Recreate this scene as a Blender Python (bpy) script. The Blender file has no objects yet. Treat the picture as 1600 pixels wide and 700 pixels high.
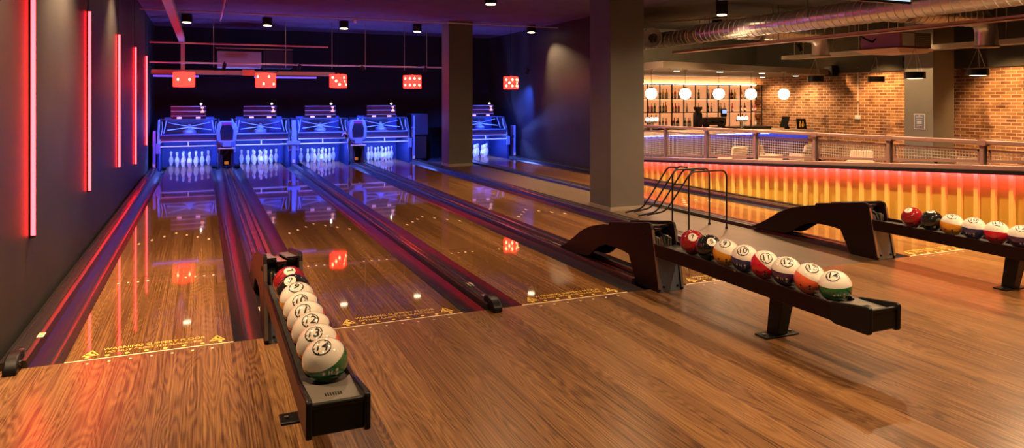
import bpy, bmesh, math, random
from mathutils import Vector, Matrix
random.seed(7)
PI = math.pi
SC = bpy.context.scene
COL = SC.collection
V = Vector

# ------------------------------------------------------------------ materials
def nodes_of(m):
    m.use_nodes = True
    nt = m.node_tree
    return nt, nt.nodes, nt.links, nt.nodes['Principled BSDF']

MATS = {}
def mat(name, col, rough=.5, metal=0., emit=None, es=0., spec=.5, coat=0., alpha=1.):
    if name in MATS: return MATS[name]
    m = bpy.data.materials.new(name)
    nt, N, L, b = nodes_of(m)
    b.inputs['Base Color'].default_value = (*col, 1)
    b.inputs['Roughness'].default_value = rough
    b.inputs['Metallic'].default_value = metal
    b.inputs['Specular IOR Level'].default_value = spec
    b.inputs['Coat Weight'].default_value = coat
    b.inputs['Coat Roughness'].default_value = .08
    b.inputs['Alpha'].default_value = alpha
    if emit:
        b.inputs['Emission Color'].default_value = (*emit, 1)
        b.inputs['Emission Strength'].default_value = es
    MATS[name] = m
    return m

def mathn(nt, op, a, b=None, c=None):
    n = nt.nodes.new('ShaderNodeMath'); n.operation = op
    for i, v in enumerate((a, b, c)):
        if v is None: continue
        if isinstance(v, (int, float)): n.inputs[i].default_value = v
        else: nt.links.new(v, n.inputs[i])
    return n.outputs[0]

def ramp(nt, fac, stops):
    r = nt.nodes.new('ShaderNodeValToRGB')
    e = r.color_ramp.elements
    while len(e) < len(stops): e.new(.5)
    for k, (p, c) in zip(e, stops):
        k.position = p; k.color = (*c, 1)
    nt.links.new(fac, r.inputs[0])
    return r.outputs[0]

def wood(name, plank, stops, rough, coat, spec=.5, fig=.07):
    m = bpy.data.materials.new(name); MATS[name] = m
    nt, N, L, b = nodes_of(m)
    tc = N.new('ShaderNodeTexCoord'); sp = N.new('ShaderNodeSeparateXYZ')
    L.new(tc.outputs['Object'], sp.inputs[0])
    X, Y = sp.outputs[0], sp.outputs[1]
    idx = mathn(nt, 'FLOOR', mathn(nt, 'DIVIDE', X, plank))
    wn = N.new('ShaderNodeTexWhiteNoise'); wn.noise_dimensions = '1D'
    L.new(idx, wn.inputs['W']); rnd = wn.outputs['Value']
    # broad cathedral figure
    cb = N.new('ShaderNodeCombineXYZ')
    L.new(X, cb.inputs[0]); L.new(mathn(nt, 'ADD', mathn(nt, 'MULTIPLY', Y, .10), mathn(nt, 'MULTIPLY', rnd, 17.)), cb.inputs[1])
    L.new(mathn(nt, 'MULTIPLY', rnd, 9.), cb.inputs[2])
    n1 = N.new('ShaderNodeTexNoise'); n1.inputs['Scale'].default_value = 5.5; n1.inputs['Detail'].default_value = 1.5
    L.new(cb.outputs[0], n1.inputs['Vector'])
    rings = mathn(nt, 'SINE', mathn(nt, 'MULTIPLY', n1.outputs['Fac'], 170.))
    # fine straight grain
    cf = N.new('ShaderNodeCombineXYZ')
    L.new(mathn(nt, 'MULTIPLY', X, 170.), cf.inputs[0]); L.new(mathn(nt, 'MULTIPLY', Y, .7), cf.inputs[1]); L.new(rnd, cf.inputs[2])
    n2 = N.new('ShaderNodeTexNoise'); n2.inputs['Scale'].default_value = 1.; n2.inputs['Detail'].default_value = 2.5
    L.new(cf.outputs[0], n2.inputs['Vector'])
    f = mathn(nt, 'ADD', mathn(nt, 'MULTIPLY', rings, fig), mathn(nt, 'MULTIPLY', n2.outputs['Fac'], .75))
    f = mathn(nt, 'ADD', f, mathn(nt, 'MULTIPLY', rnd, .16))
    L.new(ramp(nt, f, stops), b.inputs['Base Color'])
    b.inputs['Roughness'].default_value = rough
    b.inputs['Coat Weight'].default_value = coat; b.inputs['Specular IOR Level'].default_value = spec
    b.inputs['Coat Roughness'].default_value = .035
    return m

LANE = wood('lane wood', .105, [(.25, (.065, .027, .009)), (.48, (.18, .082, .030)), (.72, (.30, .15, .060))], .5, .85, .0, .035)
APPR = wood('approach wood', .18, [(.28, (.055, .022, .008)), (.48, (.185, .088, .032)), (.70, (.32, .165, .062))], .277, .0, .7)

def brick(name):
    m = bpy.data.materials.new(name); MATS[name] = m
    nt, N, L, b = nodes_of(m)
    tc = N.new('ShaderNodeTexCoord'); sp = N.new('ShaderNodeSeparateXYZ'); L.new(tc.outputs['Object'], sp.inputs[0])
    cb = N.new('ShaderNodeCombineXYZ')
    L.new(mathn(nt, 'ADD', sp.outputs[0], sp.outputs[1]), cb.inputs[0]); L.new(sp.outputs[2], cb.inputs[1])
    br = N.new('ShaderNodeTexBrick'); L.new(cb.outputs[0], br.inputs['Vector'])
    br.inputs['Scale'].default_value = 1.; br.inputs['Brick Width'].default_value = .225; br.inputs['Row Height'].default_value = .075
    br.inputs['Mortar Size'].default_value = .010; br.inputs['Mortar Smooth'].default_value = .3
    br.inputs['Color1'].default_value = (.22, .075, .026, 1); br.inputs['Color2'].default_value = (.50, .23, .09, 1)
    br.inputs['Mortar'].default_value = (.66, .44, .25, 1); br.inputs['Bias'].default_value = -.1
    n = N.new('ShaderNodeTexNoise'); n.inputs['Scale'].default_value = 2.3; n.inputs['Detail'].default_value = 5
    L.new(cb.outputs[0], n.inputs['Vector'])
    mx = N.new('ShaderNodeMixRGB'); mx.blend_type = 'MULTIPLY'; mx.inputs[0].default_value = .8
    L.new(br.outputs['Color'], mx.inputs[1])
    L.new(ramp(nt, n.outputs['Fac'], [(.36, (.35, .30, .26)), (.47, (.85, .83, .8)), (.75, (1, 1, 1))]), mx.inputs[2])
    L.new(mx.outputs[0], b.inputs['Base Color'])
    b.inputs['Roughness'].default_value = .85
    bp = N.new('ShaderNodeBump'); bp.inputs['Strength'].default_value = .6; bp.inputs['Distance'].default_value = .01; bp.invert = True
    L.new(br.outputs['Fac'], bp.inputs['Height']); L.new(bp.outputs[0], b.inputs['Normal'])
    return m
BRICK = brick('red brick')

def plaster(name, c1, c2, rough=.6, scale=1.6, spec=.4):
    m = bpy.data.materials.new(name); MATS[name] = m
    nt, N, L, b = nodes_of(m)
    tc = N.new('ShaderNodeTexCoord')
    n = N.new('ShaderNodeTexNoise'); n.inputs['Scale'].default_value = scale; n.inputs['Detail'].default_value = 6
    L.new(tc.outputs['Object'], n.inputs['Vector'])
    L.new(ramp(nt, n.outputs['Fac'], [(.35, c1), (.7, c2)]), b.inputs['Base Color'])
    b.inputs['Roughness'].default_value = rough; b.inputs['Specular IOR Level'].default_value = spec
    return m
WALLP = plaster('charcoal painted plaster', (.027, .024, .023), (.040, .036, .034), .55)
COLP = plaster('grey painted column', (.115, .105, .095), (.135, .125, .11), .6)
CEILP = plaster('ceiling paint with purple glow', (.085, .045, .095), (.105, .06, .115), .8)  # purple light on the ceiling is mixed into the paint colour
OLIVE = plaster('dark olive paint', (.055, .045, .028), (.07, .058, .036), .7)
PEACH = plaster('peach plaster', (.62, .36, .22), (.72, .44, .28), .8)
WALK = wood('walkway wood', .12, [(.2, (.046, .026, .013)), (.5, (.074, .043, .022)), (.8, (.105, .064, .034))], .45, .0)

BLACK = mat('black plastic', (.008, .0075, .0075), .34, spec=.22)
GUT = mat('glossy black gutter plastic', (.012, .011, .012), .28, spec=1., )
CAPM = mat('black anodised cap', (.014, .012, .012), .28, spec=.7)
RAILM = mat('brushed track metal', (.30, .26, .24), .25, metal=1.)
MAROON = mat('dark maroon lacquer', (.012, .004, .004), .34, spec=.18)
STEEL = mat('brushed steel', (.55, .53, .50), .32, metal=1.)
DSTEEL = mat('steel with blue reflection', (.17, .20, .27), .35, metal=.5)  # reflected blue light is tinted into the steel colour
GALV = mat('galvanised duct', (.82, .74, .65), .30, metal=.85)
SEAM = mat('bright duct seam', (.88, .82, .74), .4, metal=.25)
CREAM = mat('cream inlay', (.85, .68, .45), .4)
YEL = mat('yellow printing', (.80, .52, .09), .4)
WHITEP = mat('white gloss', (.85, .84, .82), .12, coat=.6)
PINW = mat('white pin coating', (.86, .86, .88), .18, coat=.5)
BALLW = mat('ivory ball resin', (.82, .74, .64), .10, coat=1.)
INK = mat('black ink', (.01, .01, .01), .3)
NEON = mat('red neon tube', (.8, .1, .1), .4, emit=(1., .012, .016), es=33.)
DIE = mat('red glowing die', (.5, .02, .02), .4, emit=(1., .010, .007), es=12.)
PIP = mat('glowing pip', (.9, .7, .5), .4, emit=(1., .40, .18), es=20.)
TRIMS = mat('neutral silver trim', (.42, .36, .31), .35, metal=.9)

# ------------------------------------------------------------------ mesh builder
class MB:
    def __init__(s):
        s.bm = bmesh.new(); s.mi = 0
    def face(s, vs):
        try:
            f = s.bm.faces.new(vs); f.material_index = s.mi; return f
        except ValueError: return None
    def box(s, x0, x1, y0, y1, z0, z1):
        p = [(x0,y0,z0),(x1,y0,z0),(x1,y1,z0),(x0,y1,z0),(x0,y0,z1),(x1,y0,z1),(x1,y1,z1),(x0,y1,z1)]
        return s.hexa(p)
    def hexa(s, p):
        v = [s.bm.verts.new(q) for q in p]
        for f in ((3,2,1,0),(4,5,6,7),(0,1,5,4),(1,2,6,5),(2,3,7,6),(3,0,4,7)): s.face([v[i] for i in f])
        return s
    def prism(s, prof, axis, a, b):
        """prof: 2-D outline; axis 'x': outline is (y,z); 'y': (x,z); 'z': (x,y)"""
        def P(q, t):
            return {'x': (t, q[0], q[1]), 'y': (q[0], t, q[1]), 'z': (q[0], q[1], t)}[axis]
        A = [s.bm.verts.new(P(q, a)) for q in prof]; B = [s.bm.verts.new(P(q, b)) for q in prof]
        n = len(prof)
        for i in range(n): s.face([A[i], A[(i+1) % n], B[(i+1) % n], B[i]])
        s.face(A[::-1]); s.face(B)
        return s
    def strip(s, prof, axis, a, b):
        """open profile, a sheet"""
        def P(q, t):
            return {'x': (t, q[0], q[1]), 'y': (q[0], t, q[1]), 'z': (q[0], q[1], t)}[axis]
        A = [s.bm.verts.new(P(q, a)) for q in prof]; B = [s.bm.verts.new(P(q, b)) for q in prof]
        for i in range(len(prof)-1): s.face([A[i], A[i+1], B[i+1], B[i]])
        return s
    def cyl(s, p0, p1, r0, r1=None, n=16, caps=True):
        r1 = r0 if r1 is None else r1
        p0, p1 = V(p0), V(p1); d = (p1-p0).normalized()
        a = d.orthogonal().normalized(); b = d.cross(a)
        A, B = [], []
        for i in range(n):
            t = 2*PI*i/n; o = a*math.cos(t)+b*math.sin(t)
            A.append(s.bm.verts.new(p0+o*r0)); B.append(s.bm.verts.new(p1+o*r1))
        for i in range(n): s.face([A[i], A[(i+1) % n], B[(i+1) % n], B[i]])
        if caps: s.face(A[::-1]); s.face(B)
        return s
    def tube(s, pts, r, n=10, caps=True):
        pts = [V(p) for p in pts]; rings = []
        up = None
        for i, p in enumerate(pts):
            d = (pts[min(i+1, len(pts)-1)]-pts[max(i-1, 0)]).normalized()
            if up is None: up = d.orthogonal().normalized()
            up = (up-d*up.dot(d)).normalized(); b = d.cross(up)
            rings.append([s.bm.verts.new(p+(up*math.cos(2*PI*k/n)+b*math.sin(2*PI*k/n))*r) for k in range(n)])
        for A, B in zip(rings, rings[1:]):
            for i in range(n): s.face([A[i], A[(i+1) % n], B[(i+1) % n], B[i]])
        if caps: s.face(rings[0][::-1]); s.face(rings[-1])
        return s
    def lathe(s, prof, c=(0,0,0), n=24):
        c = V(c); rings = []
        for r, z in prof:
            if r < 1e-6: rings.append([s.bm.verts.new(c+V((0,0,z)))])
            else: rings.append([s.bm.verts.new(c+V((r*math.cos(2*PI*k/n), r*math.sin(2*PI*k/n), z))) for k in range(n)])
        for A, B in zip(rings, rings[1:]):
            for i in range(n):
                j = (i+1) % n
                if len(A) == 1 and len(B) == 1: continue
                if len(A) == 1: s.face([A[0], B[j], B[i]])
                elif len(B) == 1: s.face([A[i], A[j], B[0]])
                else: s.face([A[i], A[j], B[j], B[i]])
        return s
    def sphere(s, c, r, n=24, m=14):
        return s.lathe([(r*math.sin(PI*i/m), -r*math.cos(PI*i/m)) for i in range(m+1)], c, n)
    def raw(s, verts, faces):
        v = [s.bm.verts.new(p) for p in verts]
        for f in faces: s.face([v[i] for i in f])
        return s
    def build(s, name, mats, parent=None, smooth=35, bevel=0, origin=None, seg=2):
        if not isinstance(mats, (list, tuple)): mats = [mats]
        bmesh.ops.recalc_face_normals(s.bm, faces=s.bm.faces[:])
        vs = s.bm.verts
        if parent is not None: o = root_loc(parent)
        elif origin is not None: o = V(origin)
        else:
            xs = [v.co.x for v in vs]; ys = [v.co.y for v in vs]; zs = [v.co.z for v in vs]
            o = V(((min(xs)+max(xs))/2, (min(ys)+max(ys))/2, min(zs)))
        for v in vs: v.co -= o
        me = bpy.data.meshes.new(name); s.bm.to_mesh(me); s.bm.free()
        for m in mats: me.materials.append(m)
        if smooth:
            me.shade_smooth(); me.set_sharp_from_angle(angle=math.radians(smooth))
        ob = bpy.data.objects.new(name, me); COL.objects.link(ob)
        if parent is not None: ob.parent = parent
        else: ob.location = o
        if bevel:
            b = ob.modifiers.new('bevel', 'BEVEL'); b.width = bevel; b.segments = seg; b.limit_method = 'ANGLE'
            b.angle_limit = math.radians(40); b.harden_normals = False
        return ob

def root_loc(o):
    l = V((0,0,0))
    while o is not None: l += o.location; o = o.parent
    return l
def tag(o, label, cat, group=None, kind=None):
    if label: o['label'] = label
    if cat: o['category'] = cat
    if group: o['group'] = group
    if kind: o['kind'] = kind
    return o
def thing(name, label, cat, loc, group=None):
    o = bpy.data.objects.new(name, None); o.empty_display_size = .1; COL.objects.link(o); o.location = loc
    return tag(o, label, cat, group)
def struct(o):
    o['kind'] = 'structure'; return o
def copy_tree(o, parent=None):
    c = o.copy(); COL.objects.link(c)
    if parent is not None: c.parent = parent
    for ch in list(o.children): copy_tree(ch, c)
    return c
def sbox(name, m, *b, bevel=0):
    return struct(MB().box(*b).build(name, m, smooth=0, bevel=bevel, origin=(0,0,0)))

# ---- text as mesh data
_T = {}
def text_mesh(txt, size=1., bold=0.):
    k = (txt, bold)
    if k not in _T:
        cu = bpy.data.curves.new('t', 'FONT'); cu.body = txt; cu.align_x = 'CENTER'; cu.align_y = 'CENTER'; cu.offset = bold
        ob = bpy.data.objects.new('t', cu); COL.objects.link(ob)
        dg = bpy.context.evaluated_depsgraph_get(); me = ob.evaluated_get(dg).to_mesh()
        bm = bmesh.new(); bm.from_mesh(me); ob.evaluated_get(dg).to_mesh_clear()
        bpy.data.objects.remove(ob); bpy.data.curves.remove(cu)
        bmesh.ops.remove_doubles(bm, verts=bm.verts[:], dist=1e-5)
        bmesh.ops.triangulate(bm, faces=bm.faces[:])
        for _ in range(3):
            ee = [e for e in bm.edges if e.calc_length() > .16]
            if ee: bmesh.ops.subdivide_edges(bm, edges=ee, cuts=1); bmesh.ops.triangulate(bm, faces=bm.faces[:])
        bm.verts.ensure_lookup_table(); bm.verts.index_update()
        _T[k] = ([v.co.copy() for v in bm.verts], [[v.index for v in f.verts] for f in bm.faces]); bm.free()
    v, f = _T[k]
    return [p*size for p in v], f
def flat_text(mb, txt, size, x, y, z, sx=1., sy=1., width=None):
    v, f = text_mesh(txt, size)
    if width:
        w = max(p.x for p in v)-min(p.x for p in v); sx = width/w
    mb.raw([(x+p.x*sx, y+p.y*sy, z) for p in v], f)

# ------------------------------------------------------------------ layout numbers (metres; X across the lanes, Y along them)
CAMH = 1.757; YAW = .4104
FOUL = 5.54; HEAD = FOUL+14.74; W = 1.054
LX = [-.85, .9125, 2.506, 4.2256, 7.30]          # left edge of each lane
LC = [x+W/2 for x in LX]
LANEN = ['the first lane beside the neon wall', 'the second lane from the neon wall', 'the third lane from the neon wall', 'the fourth lane, just before the walkway', 'the last lane, beyond the walkway']
YEND = 21.6; CEIL = 3.85; XW = -1.25; XR = 8.9
ORD = ['first','second','third','fourth','fifth','sixth','seventh','eighth','ninth','tenth','eleventh','twelfth','thirteenth','fourteenth','fifteenth','sixteenth','seventeenth','eighteenth','nineteenth','twentieth']

# ------------------------------------------------------------------ the setting
sbox('floor', APPR, XW, XR, -2.5, FOUL, -.12, 0)
sbox('floor_subfloor', mat('concrete slab', (.05,.045,.045), .8), XW, XR, FOUL, 22.6, -.3, -.14)
sbox('floor_walkway', WALK, 5.75, 6.84, FOUL, 19.4, -.14, 0)
sbox('floor_bar', mat('bar floor boards', (.10,.06,.035), .4), XR+.12, 16.2, -2.5, 17.8, -.12, 0)
sbox('wall_left', WALLP, XW-.2, XW, -2.5, 22.6, -.12, CEIL)
sbox('wall_back', mat('black back wall', (.006,.006,.007), .9), XW-.2, XR+.2, 22.4, 22.6, -.3, CEIL)
sbox('wall_right', WALLP, XR, XR+.2, 14.6, 22.6, -.12, CEIL)
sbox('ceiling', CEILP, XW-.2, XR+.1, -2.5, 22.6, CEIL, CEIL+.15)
sbox('ceiling_bar', plaster('brown black ceiling paint', (.05,.042,.035), (.07,.06,.05), .8), XR+.1, 16.4, -2.5, 22.6, CEIL, CEIL+.15)
sbox('wall_brick', BRICK, 16., 16.2, -2.5, 17.8, 0, 2.49)
sbox('wall_brick_upper', OLIVE, 15.95, 16.2, -2.5, 17.8, 2.49, CEIL)
sbox('wall_bar', PEACH, XR+.2, 16., 17.5, 17.8, 0, 2.45)
sbox('wall_bar_upper', OLIVE, XR+.2, 16., 17.4, 17.8, 2.45, CEIL)
sbox('column', COLP, 5.91, 6.54, 9.68, 10.33, 0, CEIL, bevel=.006)
sbox('column', COLP, 5.95, 6.62, 17.85, 18.45, 0, CEIL, bevel=.006)
sbox('column', plaster('olive grey column paint', (.17,.145,.10), (.20,.17,.12), .6), 14.75, 15.45, 10.65, 11.35, 0, CEIL, bevel=.006)
sbox('baseboard_column', mat('pale skirting', (.30,.25,.2), .5), 5.90, 6.55, 9.67, 10.34, 0, .055)
sbox('baseboard_column', MATS['pale skirting'], 5.94, 6.63, 17.84, 18.46, 0, .07)
sbox('baseboard_right', BLACK, 8.80, XR, FOUL, 22.4, -.14, .06)
# dropped soffit over the bar
struct(MB().prism([(XR+.2, 12.75), (14.3, 14.06), (16, 14.4), (16, 17.4), (XR+.2, 17.4)], 'z', 2.45, 2.60).build('ceiling_bar_soffit', mat('soffit paint', (.20,.15,.10), .6), smooth=0, origin=(0,0,0)))

# low wall below the railing, ribbed yellow cladding; its top follows the ramp behind it
def ztop(y): return .89-.0589*(y-5.285)
YEL_CL = mat('yellow ribbed cladding', (.62, .37, .045), .45)
mb = MB(); pts = []; y = 1.0; P = .212
while y < 14.4:
    for dy, x in ((0, XR), (.140, XR), (.150, XR-.030), (.202, XR-.030)): pts.append((y+dy, x))
    y += P
for q, ((ya, xa), (yb, xb)) in enumerate(zip(pts, pts[1:])):
    mb.mi = 0 if q % 4 == 0 else 1
    mb.raw([(xa, ya, -.02), (xb, yb, -.02), (xb, yb, ztop(yb)), (xa, ya, ztop(ya))], [(0,1,2,3)])
mb.mi = 0
mb.raw([(XR+.02, 1, -.02), (XR+.02, 14.6, -.02), (XR+.02, 14.6, ztop(14.6)), (XR+.02, 1, ztop(1)), (XR+.12, 1, -.02), (XR+.12, 14.6, -.02), (XR+.12, 14.6, ztop(14.6)), (XR+.12, 1, ztop(1))],
       [(0,1,2,3), (4,5,6,7), (3,2,6,7), (0,1,5,4), (1,2,6,5), (0,3,7,4)])
struct(mb.build('wall_low', [YEL_CL, mat('yellow rib lit tone', (.85, .59, .13), .4)], smooth=20, origin=(0,0,0)))  # paler rib tone stands in for light caught on the flanks

# ------------------------------------------------------------------ lanes
def lane(i):
    x0 = LX[i]; xc = LC[i]
    t = thing('bowling_lane', ['glossy brown wooden bowling lane beside the wall of red neon tubes', 'glossy brown bowling lane between the nearest ball return and the divider', 'glossy brown bowling lane just before the ball return with the middle rack', 'glossy brown bowling lane running past the two grey columns', 'glossy bowling lane against the yellow ribbed wall'][i], 'bowling lane', (xc, FOUL, 0), 'bowling lanes')
    MB().box(x0, x0+W, FOUL, 21.25, -.12, 0).build('lane_bed', LANE, t, smooth=0)
    z = .0012
    m = MB(); m.box(x0, x0+W, FOUL-.004, FOUL+.010, .0005, .002); m.build('foul_line', CREAM, t, smooth=0)
    m = MB()
    for k in range(7):                                  # arrow inlays
        d = k-3; ax = xc+d*.131; ay = FOUL+4.85-abs(d)*.20
        m.raw([(ax-.013, ay-.07, z), (ax+.013, ay-.07, z), (ax+.013, ay, z), (ax, ay+.04, z), (ax-.013, ay, z)], [(0,1,2,3,4)])
    m.build('arrow_marking', CREAM, t, smooth=0)
    m = MB()
    for k in (-4, -3.2, -2.4, -1.6, -.8, .8, 1.6, 2.4, 3.2, 4):
        if abs(k) < 1.5: continue
        dx = xc+k*.105; dy = FOUL+2.2
        m.raw([(dx+.011*math.cos(a*PI/4), dy+.022*math.sin(a*PI/4), z) for a in range(8)], [tuple(range(8))])
    m.build('dot_marking', CREAM, t, smooth=0)
    m = MB(); m.box(x0+.01, x0+W-.01, FOUL+2.38, FOUL+2.386, .0, .0008); m.build('board_joint', INK, t, smooth=0)
    # warning sticker at the foul line
    m = MB()
    flat_text(m, 'WARNING SLIPPERY FLOOR', .070, xc+.01, FOUL+.190, .0022, width=.66)
    flat_text(m, 'DO NOT CROSS THE BLACK LINE', .056, xc+.01, FOUL+.120, .0022, width=.62)
    m.build('warning_lettering', YEL, t, smooth=0)
    for sx in (-.385, .42):
        m = MB(); tx = xc+sx; ty = FOUL+.078; r = .055
        tri = [(tx-r, ty), (tx+r, ty), (tx, ty+.125)]; q = [(tx-r*.72, ty+.015), (tx+r*.72, ty+.015), (tx, ty+.10)]
        m.raw([(a, b, .0022) for a, b in tri+q], [(0,1,4,3), (1,2,5,4), (2,0,3,5)])
        m.raw([(tx-.02, ty+.03, .0022), (tx+.025, ty+.025, .0022), (tx+.02, ty+.04, .0022), (tx, ty+.045, .0022), (tx-.005, ty+.085, .0022), (tx-.015, ty+.085, .0022)], [(0,1,2,3,4,5)])
        m.build('hazard_triangle', YEL, t, smooth=0)
    m = MB()
    for k in range(8):
        dx = xc-.40+k*.12; dy = FOUL+.052
        m.raw([(dx+.015*math.cos(a*PI/5), dy+.019*math.sin(a*PI/5), .0022) for a in range(10)], [tuple(range(10))])
    m.build('foul_dot_marking', YEL, t, smooth=0)
    return t
for i in range(5): lane(i)
# approach dots in front of each foul line belong to the floor
mb = MB()
for xc in LC:
    for k in range(-3, 4):
        dx = xc+k*.128; dy = FOUL-.075
        mb.raw([(dx+.010*math.cos(a*PI/4), dy+.012*math.sin(a*PI/4), .001) for a in range(8)], [tuple(range(8))])
struct(mb.build('floor_dots', CREAM, smooth=0, origin=(0,0,0)))

# ------------------------------------------------------------------ gutters and dividers
def gutter_prof(x0, x1):
    n = 12; w = x1-x0
    return [(x0+w*k/n, -.004-.085*math.sin(PI*k/n)**.8) for k in range(n+1)]
def stickers(t, x, y):
    m = MB(); m.box(x-.022, x+.022, y, y+.11, .051, .0525); s = m.build('safety_sticker', WHITEP, t, smooth=0)
    m = MB(); m.box(x-.016, x+.016, y+.01, y+.045, .0525, .0532); m.build('sticker_print', mat('green print', (.05,.4,.12), .5), s, smooth=0)
    m = MB(); m.box(x-.016, x+.016, y+.065, y+.10, .0525, .0532); m.build('sticker_print', mat('orange print', (.9,.35,.05), .5), s, smooth=0)
def divider(x0, x1, lab, kind):
    """kind: 'wide' with ball track, 'plain' cap only, 'left'/'right' single-sided"""
    t = thing('gutter_divider', lab, 'lane divider', ((x0+x1)/2, FOUL, -.1), 'dividers between lanes')
    gw = .205
    y0, y1 = FOUL+.004, 20.1
    sides = []
    if kind != 'walk_left' and kind != 'wall_left': sides.append((x0, x0+gw))
    if kind != 'walk_right' and kind != 'wall_right': sides.append((x1-gw, x1))
    for a, b in sides:
        p = gutter_prof(a, b)
        m = MB(); m.prism([(a, -.11)]+[(a, -.004)]+p[1:-1]+[(b, -.004), (b, -.11)], 'y', y0, y1)
        m.build('gutter', GUT, t, smooth=50)
    ca = x0+gw if (x0, x0+gw) in sides else x0
    cb = x1-gw if (x1-gw, x1) in sides else x1
    w = cb-ca
    if kind in ('wide', 'walk_left'): y0 = FOUL+(.24 if kind == 'wide' else .40)
    if kind == 'wide':
        m = MB()
        m.prism([(ca, -.11), (ca, .02), (ca+.012, .05), (ca+.05, .05), (ca+.06, .03), (ca+.06, -.11)], 'y', y0, y1)
        m.prism([(cb, -.11), (cb, .02), (cb-.012, .05), (cb-.05, .05), (cb-.06, .03), (cb-.06, -.11)], 'y', y0, y1)
        m.build('side_cap', CAPM, t, smooth=30)
        m = MB(); n = 10; c = (ca+cb)/2; hw = w/2-.06
        pr = [(c-hw+2*hw*k/n, .028-.03*math.sin(PI*k/n)) for k in range(n+1)]
        m.prism([(c-hw, -.11)]+pr+[(c+hw, -.11)], 'y', y0, y1); m.build('ball_track_cover', GUT, t, smooth=50)
        for sx in (-.035, .035):
            m = MB(); m.cyl((c+sx, y0, .012), (c+sx, y1, .012), .009, n=8); m.build('track_rail', RAILM, t)
    else:
        m = MB()
        m.prism([(ca, -.11), (ca, .022), (ca+.010, .046), (ca+.02, .05), (cb-.02, .05), (cb-.010, .046), (cb, .022), (cb, -.11)], 'y', y0, y1)
        m.build('cap', CAPM, t, smooth=30)
        for fx in (.28, .72):
            m = MB(); m.box(ca+w*fx-.006, ca+w*fx+.006, y0+.2, y1, .05, .056); m.build('cap_strip', RAILM, t, smooth=0)
    return t, ca, cb
def foul_unit(x, y, lab):
    t = thing('foul_detector', lab, 'foul detector', (x, y, .0))
    MB().prism([(y-.10, .001), (y+.14, .001), (y+.14, .095), (y+.06, .11), (y-.03, .095), (y-.09, .05), (y-.10, .03)], 'x', x-.04, x+.04).build('housing', BLACK, t, bevel=.012, seg=3)
    MB().cyl((x+.041, y+.0, .05), (x+.046, y+.0, .05), .016, n=14).build('sensor_lens', mat('silver lens', (.7,.7,.7), .15, metal=1), t)
    MB().box(x-.015, x+.015, y+.16, y+.26, .052, .066).build('cable_cover', STEEL, t, bevel=.004)
    return t
g = []
t, a, b = divider(XW+.02, LX[0], 'black gutter and cap along the neon wall', 'wall_left'); stickers(t, b-.02, FOUL+.5)
foul_unit(a+.10, FOUL-.03, 'black foul detector housing on the floor by the neon wall')
t, a, b = divider(LX[0]+W, LX[1], 'glossy black double gutter and ball track behind the nearest ball return', 'wide'); stickers(t, a+.03, FOUL+.55)
t, a, b = divider(LX[1]+W, LX[2], 'glossy black double gutter between the second and third lanes', 'plain'); stickers(t, b-.03, FOUL+.6)
foul_unit((a+b)/2, FOUL-.02, 'black foul detector at the end of the divider between two lanes')
divider(LX[2]+W, LX[3], 'glossy black double gutter and ball track behind the middle ball return', 'wide')
divider(LX[3]+W, 5.75, 'black gutter and raised cap beside the walkway with the columns', 'walk_right')
divider(6.84, LX[4], 'black gutter and raised cap between the walkway and the last lane', 'walk_left')
divider(LX[4]+W, 8.80, 'black gutter and cap along the yellow ribbed wall', 'wall_right')

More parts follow.
